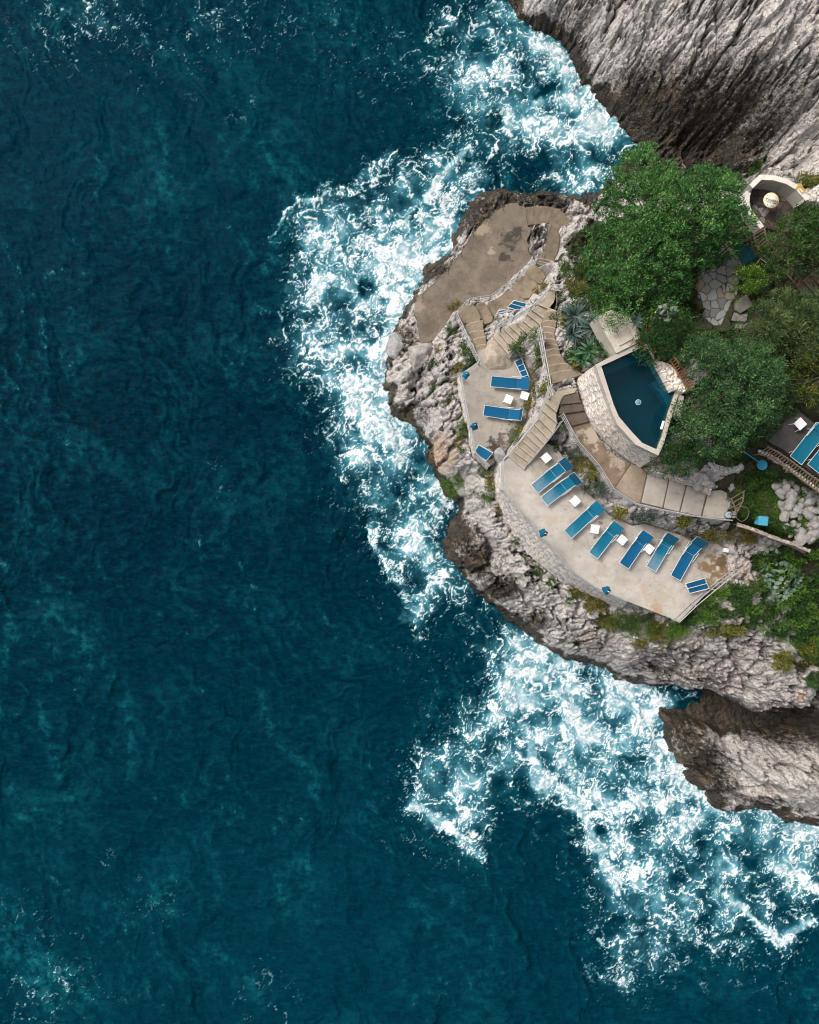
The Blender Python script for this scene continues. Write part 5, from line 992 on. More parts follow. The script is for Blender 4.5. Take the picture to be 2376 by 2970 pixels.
# round tiled table
o = thing('round_table', 'round garden table with a yellow-rimmed painted top on the slate patio', 'table', (*W(6, 1222, 402, ZPAT+.74), ZPAT), .3)
m = bpy.data.materials.new('painted_tile'); m.use_nodes = True; g = NT(m); tc = g.n('ShaderNodeTexCoord'); O = tc.outputs['Object']
ln_ = g.n('ShaderNodeVectorMath', operation='LENGTH'); fl = g.mapping(O, (1, 1, 0)); g.l(fl, ln_.inputs[0]); n = g.noise(g.mapping(O, (1, 1, 0)), 14, 4, .7); n2 = g.noise(g.mapping(O, (1, 1, 0), (0, 0, .5)), 9, 3, .6); sx_ = g.n('ShaderNodeSeparateXYZ'); g.l(g.mapping(O, (1, 1, 0), (0, 0, .6)), sx_.inputs[0])
band = g.math('ABSOLUTE', g.math('ADD', sx_.outputs[1], .04)); c = g.mix(g.math('MULTIPLY', g.mr(band, .13, .09), g.mr(n, .42, .5)), (.70, .72, .66), g.mix(g.mr(n2, .4, .6), (.45, .20, .06), (.10, .16, .08)))
c = g.mix(g.math('MULTIPLY', g.mr(sx_.outputs[1], .16, .2), g.mr(n, .5, .55)), c, (.75, .5, .08)); c = g.mix(g.math('MULTIPLY', g.mr(sx_.outputs[1], -.14, -.2), g.mr(n2, .5, .55)), c, (.2, .4, .6)); c = g.mix(g.mr(ln_.outputs['Value'], .335, .345), c, (.75, .52, .16))
g.l(c, g.b.inputs['Base Color']); g.b.inputs['Roughness'].default_value = .35
MB().lathe([(0, .745), (.37, .745), (.375, .73), (.37, .71), (0, .71)], n=40).build('tabletop', m, o); MB().tube([(0, 0, 0), (0, 0, .71)], .04, 10).build('pedestal', M_DARKR, o)
for k in range(3): a_ = k*2.094; MB().tube([(0, 0, .12), (.28*math.cos(a_), .28*math.sin(a_), .01)], .02, 8).build('foot', M_DARKR, o)
# corrugated green roof
o = thing('shed_roof', 'dark green corrugated roof panel half under the big tree', 'roof panel', (*W(6, 965, 975, 10.6), 9.6))
q = [Vector((*W(6, x, y, zz), zz)) for x, y, zz in ((800, 870, 10.9), (975, 860, 10.9), (1095, 1010, 10.5), (925, 1100, 10.5))]; V = []; F_ = []; nn_ = 72
for i in range(nn_+1):
    t = i/nn_
    for j in range(9): p = q[0].lerp(q[3], j/8).lerp(q[1].lerp(q[2], j/8), t); V.append((p.x, p.y, p.z+.02*math.sin(t*math.pi*2*12)+(.03 if abs(t-.55) < .03 else 0)))
for i in range(nn_):
    for j in range(8): k = i*9+j; F_.append((k, k+1, k+10, k+9))
sh_ = MB().add(V, F_, True).build('sheet', mat('green_corrugated', (.006, .06, .07), .5, .4, noise=.3, nscale=5)); child(sh_, o); mdf = sh_.modifiers.new('s', 'SOLIDIFY'); mdf.thickness = .012
for p in q: child(MB().tube([(p.x*.99+q[0].x*.01, p.y, 9.2), (p.x, p.y, p.z-.01)], .03, 8).build('post', M_OLDW), o)
o = thing('timber_frame', 'bare bent wooden frame beside the green roof panel above the round shrub', 'frame', (*W(6, 1100, 1050, 10.2), 9.4))
for a_, b_ in (((1045, 1095), (1110, 1012)), ((1110, 1012), (1172, 1062)), ((1172, 1062), (1150, 1100))): child(MB().tube([(*W(6, *a_, 10.4), 10.4), (*W(6, *b_, 10.4), 10.4)], .02, 8).build('bar', mat('pale_wood', (.4, .34, .26), .8)), o)
child(MB().tube([(*W(6, 1110, 1012, 10.4), 9.3), (*W(6, 1110, 1012, 10.4), 10.4)], .02, 8).build('post', M_OLDW), o)
hz = tag(MB().tube([(*W(6, 1490+40*math.sin(i*1.1)+i*6, 240+30*math.cos(i*1.7)+i*5, ZPAT+.98), ZPAT+.98+.02*(i % 3)) for i in range(14)], .018, 6).build('hose', M_YEL), 'small coil of yellow hose on the end of the white parapet', 'hose')

# ---------------------------------------------------------------- boulders
def rock_mesh(name, seed, m, flat=.75, sub=3):
    import bmesh
    bm = bmesh.new(); bmesh.ops.create_icosphere(bm, subdivisions=sub, radius=1); r = random.Random(seed)
    planes = [(Vector((r.uniform(-1, 1), r.uniform(-1, 1), r.uniform(-1, 1))).normalized(), r.uniform(.55, .85)) for _ in range(13)]
    from mathutils import noise as mn
    for v in bm.verts:
        d = v.co.normalized(); k = 1.0
        for n_, h_ in planes:
            c_ = d.dot(n_)
            if c_ > .01: k = min(k, h_/c_)
        v.co = d*(k+.05*mn.noise(d*2.3+Vector((seed, 0, 0)))+.02*mn.noise(d*7+Vector((seed, 3, 0)))); v.co.z *= flat
    me = bpy.data.meshes.new(name); bm.to_mesh(me); bm.free(); me.polygons.foreach_set('use_smooth', [False]*len(me.polygons)); me.materials.append(m); return me
bm_mats = [mat('pale_boulder_%d' % i, c_, .9, .2, col2=d_, nscale=4, bump=.02, bscale=14) for i, (c_, d_) in enumerate([((.36, .335, .31), (.22, .2, .185)), ((.42, .355, .29), (.28, .225, .175)), ((.34, .33, .325), (.2, .195, .19)), ((.46, .40, .35), (.31, .255, .205))])]
bmesh_ = [rock_mesh('boulder', i, bm_mats[i % 4], .8) for i in range(8)]
HEAP = [(1325, 320), (1340, 420), (1400, 330), (1480, 300), (1560, 330), (1500, 370), (1420, 380), (1360, 460), (1440, 440), (1500, 440), (1580, 420), (1640, 440), (1380, 520), (1440, 510), (1560, 500), (1640, 510), (1700, 480), (1370, 590), (1450, 570), (1520, 590), (1620, 570), (1690, 600),
        (1400, 650), (1460, 640), (1550, 660), (1620, 640), (1690, 670), (1420, 730), (1480, 710), (1540, 740), (1620, 720), (1700, 740), (1500, 800), (1570, 800), (1640, 800), (1700, 810), (1540, 860), (1600, 870), (1660, 870), (1740, 560), (1760, 640), (1740, 700), (1320, 370), (1470, 340), (1600, 380), (1680, 400), (1540, 545), (1480, 480), (1600, 610), (1400, 560)]
rr = random.Random(4); k = 0
for x, y in HEAP:
    for rep in range(2):
        s = rr.uniform(.17, .34)*(1 if rep == 0 else .6); xx = x+rr.uniform(-14, 14)+rep*rr.uniform(-38, 38); yy = y+rr.uniform(-14, 14)+rep*rr.uniform(-38, 38); z = 10.25+s*.3+(rr.uniform(0, .18) if rep == 0 else 0)
        o = bpy.data.objects.new('boulder', bmesh_[k % 8]); k += 1; C.objects.link(o); o.location = (*W(4, xx, yy, z), z); o.scale = (s*rr.uniform(.8, 1.15), s*rr.uniform(.8, 1.1), s*rr.uniform(.7, .95)); o.rotation_euler = (rr.uniform(-.4, .4), rr.uniform(-.4, .4), rr.uniform(0, 6.3))
        tag(o, 'rough pale stone in the loose heap right of the green patch', 'stone', 'stones of the heap by the green patch')
def boulder(label, c, x, y, s, z=None, mi=0, sd=20):
    X_, Y_ = W(c, x, y, z); o = bpy.data.objects.new('boulder', rock_mesh('boulder', sd, bm_mats[mi], .7, 4)); C.objects.link(o); o.location = (X_, Y_, z-.1); o.scale = s; o.rotation_euler = (0, 0, sd); return tag(o, label, 'boulder')
boulder('big smooth tan boulder set at the top edge of the small terrace', 1, 1000, 1525, (.95, .85, .55), 6.15, 1, 21)
boulder('angular grey boulder in the wet gap below the bathing platform', 1, 150, 1440, (.75, .85, .45), 1.3, 2, 22)
boulder('round grey boulder at the foot of the bathing platform', 1, 335, 1525, (.95, .8, .7), 3.3, 0, 23)
boulder('small pale boulder wedged near the wet gap', 1, 245, 1425, (.32, .3, .25), 1.5, 2, 24)
boulder('pale slab stone right of the last low course of stones', 4, 905, 330, (.4, .55, .3), 10.1, 2, 25)
boulder('whitish block at the end of the low course of stones', 4, 580, 325, (.4, .42, .3), 10.0, 0, 26)
boulder('long whitish boulder beside the path steps and the oleander', 4, 650, 380, (.4, .3, .28), 9.9, 3, 27)
boulder('grey boulder at the lower corner of the small terrace beside the stair foot', 2, 700, 1110, (.5, .45, .5), 6.6, 2, 28)
boulder('pale block beside the oleander at the top of the low stone course', 4, 515, 280, (.4, .36, .3), 10.1, 2, 29)
# ---------------------------------------------------------------- vegetation
def leafmat(name, cols, rough=.6, trans=.25):
    m = bpy.data.materials.new(name); m.use_nodes = True; g = NT(m); r = g.n('ShaderNodeValToRGB'); e = r.color_ramp.elements; k = len(cols)
    e[0].color = (*cols[0], 1); e[1].position = 1; e[1].color = (*cols[-1], 1)
    for i in range(1, k-1): q = e.new(i/(k-1)); q.color = (*cols[i], 1)
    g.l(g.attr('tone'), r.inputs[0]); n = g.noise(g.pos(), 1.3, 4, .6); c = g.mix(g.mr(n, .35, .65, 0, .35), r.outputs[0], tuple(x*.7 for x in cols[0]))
    g.l(c, g.b.inputs['Base Color']); g.b.inputs['Roughness'].default_value = rough; g.b.inputs['Specular IOR Level'].default_value = .25
    t = m.node_tree; tl = t.nodes.new('ShaderNodeBsdfTranslucent'); g.l(c, tl.inputs[0]); ms = t.nodes.new('ShaderNodeMixShader'); ms.inputs[0].default_value = trans
    o = t.nodes['Material Output']; g.l(g.b.outputs[0], ms.inputs[1]); g.l(tl.outputs[0], ms.inputs[2]); g.l(ms.outputs[0], o.inputs[0]); return m
L_TREE = leafmat('tree_leaf', [(.013, .052, .016), (.045, .15, .036), (.12, .29, .07), (.28, .46, .16)])
L_OLIVE = leafmat('grey_green_leaf', [(.014, .045, .018), (.045, .12, .042), (.10, .21, .07), (.24, .37, .14)])
L_TAM = leafmat('feathery_leaf', [(.03, .06, .022), (.075, .13, .04), (.13, .20, .065), (.20, .26, .10)])
L_MIM = leafmat('yellowing_leaf', [(.06, .09, .015), (.14, .17, .02), (.26, .22, .03), (.40, .28, .03)])
L_OLEA = leafmat('oleander_leaf', [(.012, .045, .012), (.025, .085, .02), (.04, .12, .025), (.07, .16, .04)])
L_BRIGHT = leafmat('bright_leaf', [(.045, .11, .014), (.09, .20, .025), (.16, .29, .04), (.27, .38, .07)])
L_DEEP = leafmat('deep_green_leaf', [(.018, .052, .014), (.04, .098, .022), (.075, .15, .032), (.14, .22, .055)])
L_SHR = leafmat('shrub_leaf', [(.035, .075, .02), (.07, .135, .03), (.12, .19, .045), (.18, .24, .07)])
L_DRY = leafmat('dry_shrub_leaf', [(.07, .08, .02), (.15, .15, .035), (.27, .22, .05), (.38, .27, .07)])
L_YEL = leafmat('yellow_shrub_leaf', [(.07, .095, .018), (.13, .16, .03), (.25, .23, .045), (.36, .30, .05)])
L_GREY = leafmat('silver_leaf', [(.05, .08, .06), (.10, .14, .11), (.15, .19, .15), (.2, .24, .18)])
M_BARK = mat('grey_bark', (.16, .13, .10), .9, .1, noise=.5, nscale=12, bump=.02); M_RED = mat('red_petal', (.45, .03, .02), .6); M_YFL = mat('yellow_petal', (.45, .33, .04), .6)
def leaves(P, N, L, w_, rs, tone_spread=.5, droop=0, cup=.0):
    """P sprig tips (n,3); N directions; one quad per leaf"""
    n = len(P); T_ = N+rs.normal(0, .55, (n, 3)); T_ /= np.linalg.norm(T_, axis=1)[:, None]; R = rs.normal(0, 1, (n, 3)); B = np.cross(T_, R); B /= np.linalg.norm(B, axis=1)[:, None]+1e-9
    l = (L*rs.uniform(.6, 1.3, n))[:, None]; q = (w_*rs.uniform(.6, 1.3, n))[:, None]
    V = np.stack([P-T_*l*.1, P+T_*l*.45+B*q*.5, P+T_*l-np.array([0, 0, 1])*droop*l, P+T_*l*.45-B*q*.5], 1).reshape(-1, 3); return V
def crown_pts(lobes, per, sprig, rs, zmin=-.35, inner=.25):
    P = []; N = []; T_ = []
    for cx, cy, cz, rx, rz in lobes:
        k = int(per*rx*rx)+4; d = rs.normal(0, 1, (k*2, 3)); d /= np.linalg.norm(d, axis=1)[:, None]; d = d[d[:, 2] > zmin][:k]
        jj = np.where(rs.rand(len(d)) < inner, rs.uniform(.55, .95, len(d)), rs.uniform(.9, 1.12, len(d)))
        c = d*np.array([rx, rx, rz])*jj[:, None]+np.array([cx, cy, cz])
        hole = perlin(c[:, 0]*2.6+cx, c[:, 1]*2.6+c[:, 2], 9) > -.14; c = c[hole]; d = d[hole]; lt_ = rs.rand()*.3-.15
        m = len(c); s = sprig; q = np.repeat(c, s, 0)+rs.normal(0, 1, (m*s, 3))*np.array([.075, .075, .06]); P.append(q); N.append(np.repeat(d, s, 0)+np.array([0, 0, .35]))
        T_.append(np.clip(np.repeat(.38+.32*(d[:, 2])+lt_+rs.normal(0, .13, m), s)+rs.normal(0, .16, m*s)-.08*(perlin(np.repeat(c[:, 0], s)*1.9, np.repeat(c[:, 1], s)*1.9, 17) > 0), 0, 1))  # upward-facing leaves get lighter tones, painting lit crown tops
    return np.concatenate(P), np.concatenate(N), np.concatenate(T_)
def foliage(name, lobes, m, parent, per=70, sprig=8, L=.12, w_=.045, seed=1, zmin=-.35, inner=.25):
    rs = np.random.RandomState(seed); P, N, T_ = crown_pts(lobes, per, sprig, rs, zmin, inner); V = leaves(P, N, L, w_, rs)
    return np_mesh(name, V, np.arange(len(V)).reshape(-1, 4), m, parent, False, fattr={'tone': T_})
def in_blob(polyp, n, rs, rmin): 
    xs = [p[0] for p in polyp]; ys = [p[1] for p in polyp]; out = []; tries = 0
    while len(out) < n and tries < 8000:
        tries += 1; x, y = rs.uniform(min(xs), max(xs)), rs.uniform(min(ys), max(ys))
        if inpoly(np.array([x]), np.array([y]), polyp)[0] and all((x-a)**2+(y-b)**2 > rmin**2 for a, b in out): out.append((x, y))
    return out
def tree(label, c, outline, ztop, base, zb, m, rl=(.45, .85), n=40, seed=1, name='tree', cat='tree', dome=2.0, trunk=.14, **kw):
    """outline: pixel outline of the crown traced at crown mid height"""
    zm = ztop-dome*.6; poly = WL(c, outline, zm); rs = np.random.RandomState(seed); bx_, by_ = W(c, *base, zb); zb = min(zb, ground(bx_, by_)) if not kw.pop('fixz', False) else zb
    root = thing(name, label, cat, (bx_, by_, zb)); pts = in_blob(poly, n, rs, rl[0]*.75); cx = sum(p[0] for p in pts)/len(pts); cy = sum(p[1] for p in pts)/len(pts); lobes = []
    P_ = np.array(pts); de = dline(P_[:, 0], P_[:, 1], poly, True); dm = de.max()
    for (x, y), d in zip(pts, de):
        r = rs.uniform(*rl); k = min(1, d/(dm*.75)); r = min(r, d+.14); z = zm-.5*dome+dome*(1-(1-k)**1.8)*.9+rs.uniform(-.5, .4)*min(1, dome/2)-r*.5; lobes.append((x, y, z, r, r*.8))
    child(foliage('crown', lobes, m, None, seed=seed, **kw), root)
    # trunk and limbs to the lobes
    mb = MB(); hub = Vector((bx_*.6+cx*.4, by_*.6+cy*.4, zb+(zm-zb)*.3)); mb.tube([(bx_, by_, zb-.3), Vector((bx_, by_, zb)).lerp(hub, .5)+Vector((.08, -.05, 0)), hub], [trunk, trunk*.8, trunk*.65], 9)
    child(mb.build('trunk', M_BARK), root); lb = MB()
    for i, (x, y, z, r, _) in enumerate(lobes):
        if i % 2 == 0: 
            e_ = Vector((x, y, z)); mid = hub.lerp(e_, .5)+Vector((rs.uniform(-.2, .2), rs.uniform(-.2, .2), .15)); e_.z -= r*.35; lb.tube([hub, mid, e_], [trunk*.3, trunk*.18, .012], 6)
    child(lb.build('limbs', M_BARK), root); return root
tree('huge dense green tree filling the space between the inlet and the slate patio', 0, [(1372, 275), (1392, 280), (1400, 320), (1440, 345), (1500, 330), (1560, 355), (1578, 385), (1585, 440), (1590, 490), (1560, 530), (1515, 545), (1468, 575), (1448, 630), (1420, 675), (1370, 690), (1320, 690), (1290, 660), (1275, 620), (1260, 580), (1250, 530),
      (1246, 480), (1260, 425), (1280, 395), (1300, 345), (1325, 312)], 13.2, (1420, 510), 8, L_TREE, (.32, .62), 150, 3, dome=2.6, trunk=.3, per=190, sprig=14, L=.115, w_=.05)
tree('broad grey-green tree between the pool and the dark upper right terrace', 0, [(1440, 720), (1480, 705), (1530, 715), (1580, 715), (1620, 735), (1660, 755), (1665, 800), (1655, 860), (1640, 895), (1605, 915), (1570, 935), (1545, 960), (1510, 950), (1465, 935), (1440, 900), (1445, 850), (1465, 810), (1455, 770), (1435, 740)], 15.0, (1560, 830), 12, L_OLIVE, (.26, .52), 125, 5, dome=2.0, trunk=.22, per=200, sprig=14, L=.10, w_=.042)
tree('feathery yellow-green tree at the right edge above the broad grey-green tree', 0, [(1575, 670), (1600, 635), (1630, 615), (1680, 600), (1740, 620), (1800, 640), (1800, 740), (1740, 745), (1690, 760), (1620, 740), (1585, 715), (1570, 695)], 13.6, (1680, 690), 10.5, L_TAM, (.35, .6), 40, 7, dome=1.4, per=220, sprig=12, L=.15, w_=.03)
tree('dark green tree at the right edge below the slate patio', 0, [(1605, 480), (1640, 462), (1690, 430), (1740, 420), (1800, 430), (1800, 570), (1740, 590), (1700, 570), (1670, 590), (1640, 570), (1615, 540)], 12.3, (1690, 510), 8.5, L_DEEP, (.35, .65), 36, 9, dome=1.6, per=170, sprig=10, L=.12, w_=.06)
tree('yellowing mimosa hanging at the right edge under the feathery tree', 0, [(1665, 740), (1700, 730), (1760, 735), (1800, 800), (1760, 850), (1700, 845), (1672, 820), (1660, 780)], 13.2, (1740, 800), 12, L_MIM, (.25, .45), 22, 11, dome=1.0, per=120, sprig=8, L=.16, w_=.022, trunk=.07, inner=.4)
tree('round bright green shrub right of the flagstone patio under the bare wooden frame', 6, [(810, 1210), (870, 1140), (920, 1085), (1060, 1080), (1140, 1130), (1160, 1230), (1100, 1310), (1000, 1370), (910, 1390), (850, 1340), (840, 1270)], 11.2, (980, 1240), 9.6, L_BRIGHT, (.2, .35), 26, 13, 'round_shrub', 'shrub', dome=.7, trunk=.05, per=220, sprig=8, L=.09, w_=.06)
def olea(label, c, outl, zt, base, zb, seed, n=26, flowers=26, m=None):
    t = tree(label, c, outl, zt, base, zb, m or L_OLEA, (.25, .45), n, seed, 'oleander', 'oleander', dome=.9, trunk=.05, per=170, sprig=9, L=.13, w_=.028); rs = np.random.RandomState(seed+50); P_ = in_blob(WL(c, outl, zt-.4), flowers, rs, .12); v = leaves(rs.normal(0, .02, (5, 3)), np.tile([0, 0, 1.0], (5, 1)), .05, .05, rs); f0 = None
    for x, y in P_:
        if f0 is None: f0 = np_mesh('flower', v, np.arange(len(v)).reshape(-1, 4), M_RED, None, False); f = f0
        else: f = f0.copy(); C.objects.link(f)
        child(f, t); f.location = (x, y, zt-.25+rs.uniform(-.3, .15))
    return t
olea('red-flowered oleander overhanging the lower tip of the pool wall', 4, [(120, 130), (200, 60), (230, 0), (330, -60), (520, -60), (600, 0), (620, 80), (560, 170), (450, 240), (350, 270), (230, 240), (150, 190)], 12.4, (380, 110), 11, 21, 40, 36)
olea('red-flowered oleander hanging over the top right corner of the pool', 5, [(760, 400), (800, 300), (830, 200), (900, 60), (1050, 30), (1200, 60), (1300, 0), (1380, 80), (1250, 150), (1180, 250), (1170, 350), (1150, 470), (1100, 540), (1000, 560), (900, 560), (820, 520), (790, 460)], 13.5, (1000, 300), 12, 23, 50, 24)
tree('small conifer-green bush leaning over the cream concrete hatch', 5, [(290, 20), (420, -60), (560, -60), (700, -20), (720, 60), (640, 130), (540, 210), (460, 200), (400, 120)], 13.3, (560, 20), 12, L_TREE, (.16, .3), 22, 25, 'bush', 'bush', dome=.6, trunk=.04, per=200, sprig=8, L=.1, w_=.03)
tree('rounded dark bush between the agave and the cream concrete hatch', 5, [(330, 300), (400, 290), (480, 380), (510, 460), (460, 510), (380, 540), (310, 540), (290, 450)], 11.6, (400, 430), 10, L_DEEP, (.18, .3), 18, 27, 'bush', 'bush', dome=.5, trunk=.04, per=220, sprig=8, L=.08, w_=.03)
tree('spiky dark bush inside the grey curved stone wall', 4, [(700, 0), (800, -30), (960, 0), (1000, 80), (960, 160), (900, 180), (790, 150), (720, 100)], 11.7, (850, 80), 10.3, L_SHR, (.2, .35), 20, 29, 'bush', 'bush', dome=.5, trunk=.04, per=180, sprig=8, L=.16, w_=.02)
tree('dark green shrub mass right of the pool wall tip, behind the two grey paving slabs', 0, [(1395, 900), (1430, 890), (1470, 900), (1500, 940), (1480, 980), (1440, 990), (1400, 960)], 12.8, (1440, 940), 11.3, L_OLEA, (.25, .4), 24, 31, 'bush', 'bush', dome=.6, trunk=.05, per=160, sprig=8, L=.1, w_=.04)
tree('leafy undergrowth bush below the big tree beside the cream hatch', 0, [(1360, 690), (1440, 640), (1475, 660), (1470, 700), (1420, 740), (1380, 750), (1340, 735)], 12.3, (1410, 700), 10.4, L_DEEP, (.25, .4), 26, 33, 'bush', 'bush', dome=.7, trunk=.05, per=150, sprig=9, L=.13, w_=.03)
tree('low undergrowth bush on the left foot of the big tree above the agave', 0, [(1215, 600), (1250, 590), (1290, 640), (1330, 680), (1300, 700), (1250, 670), (1222, 640)], 10.6, (1260, 640), 9, L_DEEP, (.2, .35), 22, 35, 'bush', 'bush', dome=.6, trunk=.05, per=170, sprig=9, L=.12, w_=.03)
# agaves and prickly pears
M_AG = leafmat('agave_leaf', [(.035, .062, .055), (.062, .10, .09), (.11, .15, .135)], .5, 0)
def agave(label, c, x, y, z, R, n, seed, tilt=.25, m=None, wd=.075):
    rs = random.Random(seed); X_, Y_ = W(c, x, y, z); root = thing('agave', label, 'agave', (X_, Y_, z-.1)); V = []; F_ = []; T_ = []
    for i in range(n):
        a = i*2.4+rs.uniform(-.2, .2); f = i/n; L = R*rs.uniform(.75, 1.1)*(1-.35*f); el = .15+1.2*f*f+rs.uniform(-.1, .1); b = len(V)
        for k in range(7):
            t = k/6; rr_ = .05+L*t; zz = L*t*math.sin(el)*.9+.12*math.sin(t*3)*L-.25*L*t*t*(1-f); w_ = wd*R*(1.1*(1-t)**.6*(.55+1.8*t*(1-t))+.0); ca, sa = math.cos(a), math.sin(a); h_ = math.cos(el)
            for s_, up in ((-1, .35), (0, 0), (1, .35)): V.append((ca*rr_*h_-sa*w_*s_, sa*rr_*h_+ca*w_*s_, zz+w_*up+.05))
        for k in range(6):
            for s_ in range(2): q = b+k*3+s_; F_.append((q, q+1, q+4, q+3)); T_.append(min(1, max(0, .5+rs.uniform(-.15, .15)+(.25 if s_ else -.15))))
    np_mesh('leaf_rosette', V, F_, m or M_AG, root, True, fattr={'tone': T_}); root.rotation_euler = (rs.uniform(-tilt, tilt), rs.uniform(-tilt, tilt), 0); return root
agave('large blue-grey agave with long pointed leaves, upper one beside the narrow flight', 5, 60, 60, 10.1, 1.0, 30, 1); agave('large blue-grey agave directly left of the cream concrete hatch', 5, 280, 190, 10.6, 1.05, 34, 2)
agave('blue-grey agave lower left of the other two, drooping towards the steps', 5, 40, 260, 9.9, .9, 26, 3); M_AG2 = leafmat('green_agave_leaf', [(.03, .09, .04), (.05, .14, .06), (.09, .2, .09)], .5, 0)
agave('broad-leaved green succulent above the top corner of the pool wall', 5, 130, 540, 10.3, .75, 22, 4, m=M_AG2, wd=.13); agave('green succulent under the dark bush left of the pool coping', 5, 230, 440, 10.6, .7, 20, 5, m=M_AG2, wd=.12)
agave('small grey agave beside the big tree at the right corner of the cream hatch', 5, 740, 120, 13.0, .5, 18, 6)
M_PAD = leafmat('cactus_pad', [(.07, .12, .08), (.10, .165, .115), (.14, .20, .145), (.18, .23, .15)], .6, 0)
def cactus(label, c, x, y, z, spread, n, seed, fruit=8):
    rs = random.Random(seed); X_, Y_ = W(c, x, y, z); zg = ground(X_, Y_) if c == 4 else z; root = thing('prickly_pear', label, 'cactus', (X_, Y_, zg)); V = []; F_ = []; T_ = []; tips = []
    for i in range(n):
        a = rs.uniform(0, 6.28); q = spread*math.sqrt(rs.random()); cx, cy = q*math.cos(a), q*math.sin(a); h_ = .25+.7*(1-q/spread)+rs.uniform(-.1, .1); nn_ = Vector((rs.uniform(-1, 1), rs.uniform(-1, 1), rs.uniform(.1, 1.1))).normalized(); t1 = nn_.orthogonal().normalized(); t2 = nn_.cross(t1); an = rs.uniform(0, 6.28); u = t1*math.cos(an)+t2*math.sin(an); v_ = nn_.cross(u); b = len(V); rx, ry = rs.uniform(.13, .19), rs.uniform(.08, .12); tn_ = rs.random()
        prof = [(0, .022), (.6, .02), (.92, .012), (1, 0), (.92, -.012), (.6, -.02), (0, -.022)]
        for r_, h2 in prof:
            for k in range(12): A_ = k*math.pi/6; e_ = 1+.15*math.cos(A_); p = u*(rx*r_*math.cos(A_)*1.0)+v_*(ry*r_*math.sin(A_)*e_)+nn_*h2; V.append((cx+p.x, cy+p.y, h_+p.z))
        for i2 in range(6):
            for k in range(12): F_.append((b+i2*12+k, b+i2*12+(k+1) % 12, b+i2*12+12+(k+1) % 12, b+i2*12+12+k)); T_.append(tn_)
        tips.append((cx+u.x*rx, cy+u.y*rx, h_+u.z*rx))
    np_mesh('pads', V, F_, M_PAD, root, True, fattr={'tone': T_}); mb = MB()
    for k in range(6): a_ = k; mb.tube([(0, 0, -.3), (spread*.5*math.cos(a_), spread*.5*math.sin(a_), .35)], [.06, .04], 7)
    mb.build('stem', M_BARK, root)
    if fruit:
        mb = MB()
        for t_ in tips[:fruit]: mb.tube([t_, (t_[0], t_[1], t_[2]+.07)], [.025, .03], 7)
        mb.build('fruit', M_YFL, root)
    return root
cactus('large grey-green prickly pear with yellow fruit among the bushes right of the terrace rock', 4, 1380, 1220, 8.2, 1.0, 95, 3, 14); cactus('second prickly pear patch with yellow fruit just below the large one', 4, 1360, 1370, 8.0, .6, 34, 5, 10)
cactus('small prickly pear at the left of the big one, against the pale rock', 4, 1210, 1170, 7.9, .5, 18, 7, 0); cactus('pale prickly pear growing through the bush right of the cream hatch', 5, 1030, 60, 13.2, .55, 16, 9, 2); cactus('small grey prickly pear below the garden wall at the top of the bushes', 4, 1225, 980, 8.3, .35, 10, 11, 0)
# shrubs on the rock: (crop, x, y, z, radius m, kind, where)
def shrub(label, c, x, y, z, R, m, seed, kind='tuft', aspect=1, ang=0, flower=None):
    X_, Y_, zz = gpix(c, x, y, z); R *= 1.12; root = thing('shrub' if kind != 'grass' else 'grass_clump', label, 'shrub' if kind != 'grass' else 'grass clump', (X_, Y_, zz)); rs = np.random.RandomState(seed); lobes = []
    k = max(3, int(7*R/.35)); 
    for i in range(k):
        a = rs.uniform(0, 6.28); q = R*.72*math.sqrt(rs.rand()); dx, dy = q*math.cos(a)*aspect, q*math.sin(a)/aspect; ux = dx*math.cos(ang)-dy*math.sin(ang); uy = dx*math.sin(ang)+dy*math.cos(ang); r = rs.uniform(.26, .46)*min(R, .6); zg = ground(X_+ux, Y_+uy)-zz; lobes.append((ux, uy, np.clip(zg, -.5, .5)+r*.4, r, r*.75))
    L, w_, per, sp = (.10, .05, 330, 9) if kind == 'tuft' else (.19, .024, 360, 9)
    foliage('leaves', lobes, m, root, per, sp, L, w_, seed, -.1, .3)
    mb = MB()
    for lx, ly, lz, r, _ in lobes[:6]: mb.tube([(0, 0, -.15), (lx, ly, lz)], [.015, .006], 5)
    mb.build('stems', M_BARK, root)
    if flower:
        P_ = np.array([(l[0]+rs.normal(0, l[3]*.6), l[1]+rs.normal(0, l[3]*.6), l[2]+l[3]*.8) for l in lobes for _ in range(5)]); v = leaves(P_, np.tile([0, 0, 1.], (len(P_), 1)), .06, .06, rs); np_mesh('flowers', v, np.arange(len(v)).reshape(-1, 4), flower, root, False)
    return root
S, Dr, Y_, G, Sv, Bq = L_SHR, L_DRY, L_YEL, L_DEEP, L_GREY, L_BRIGHT
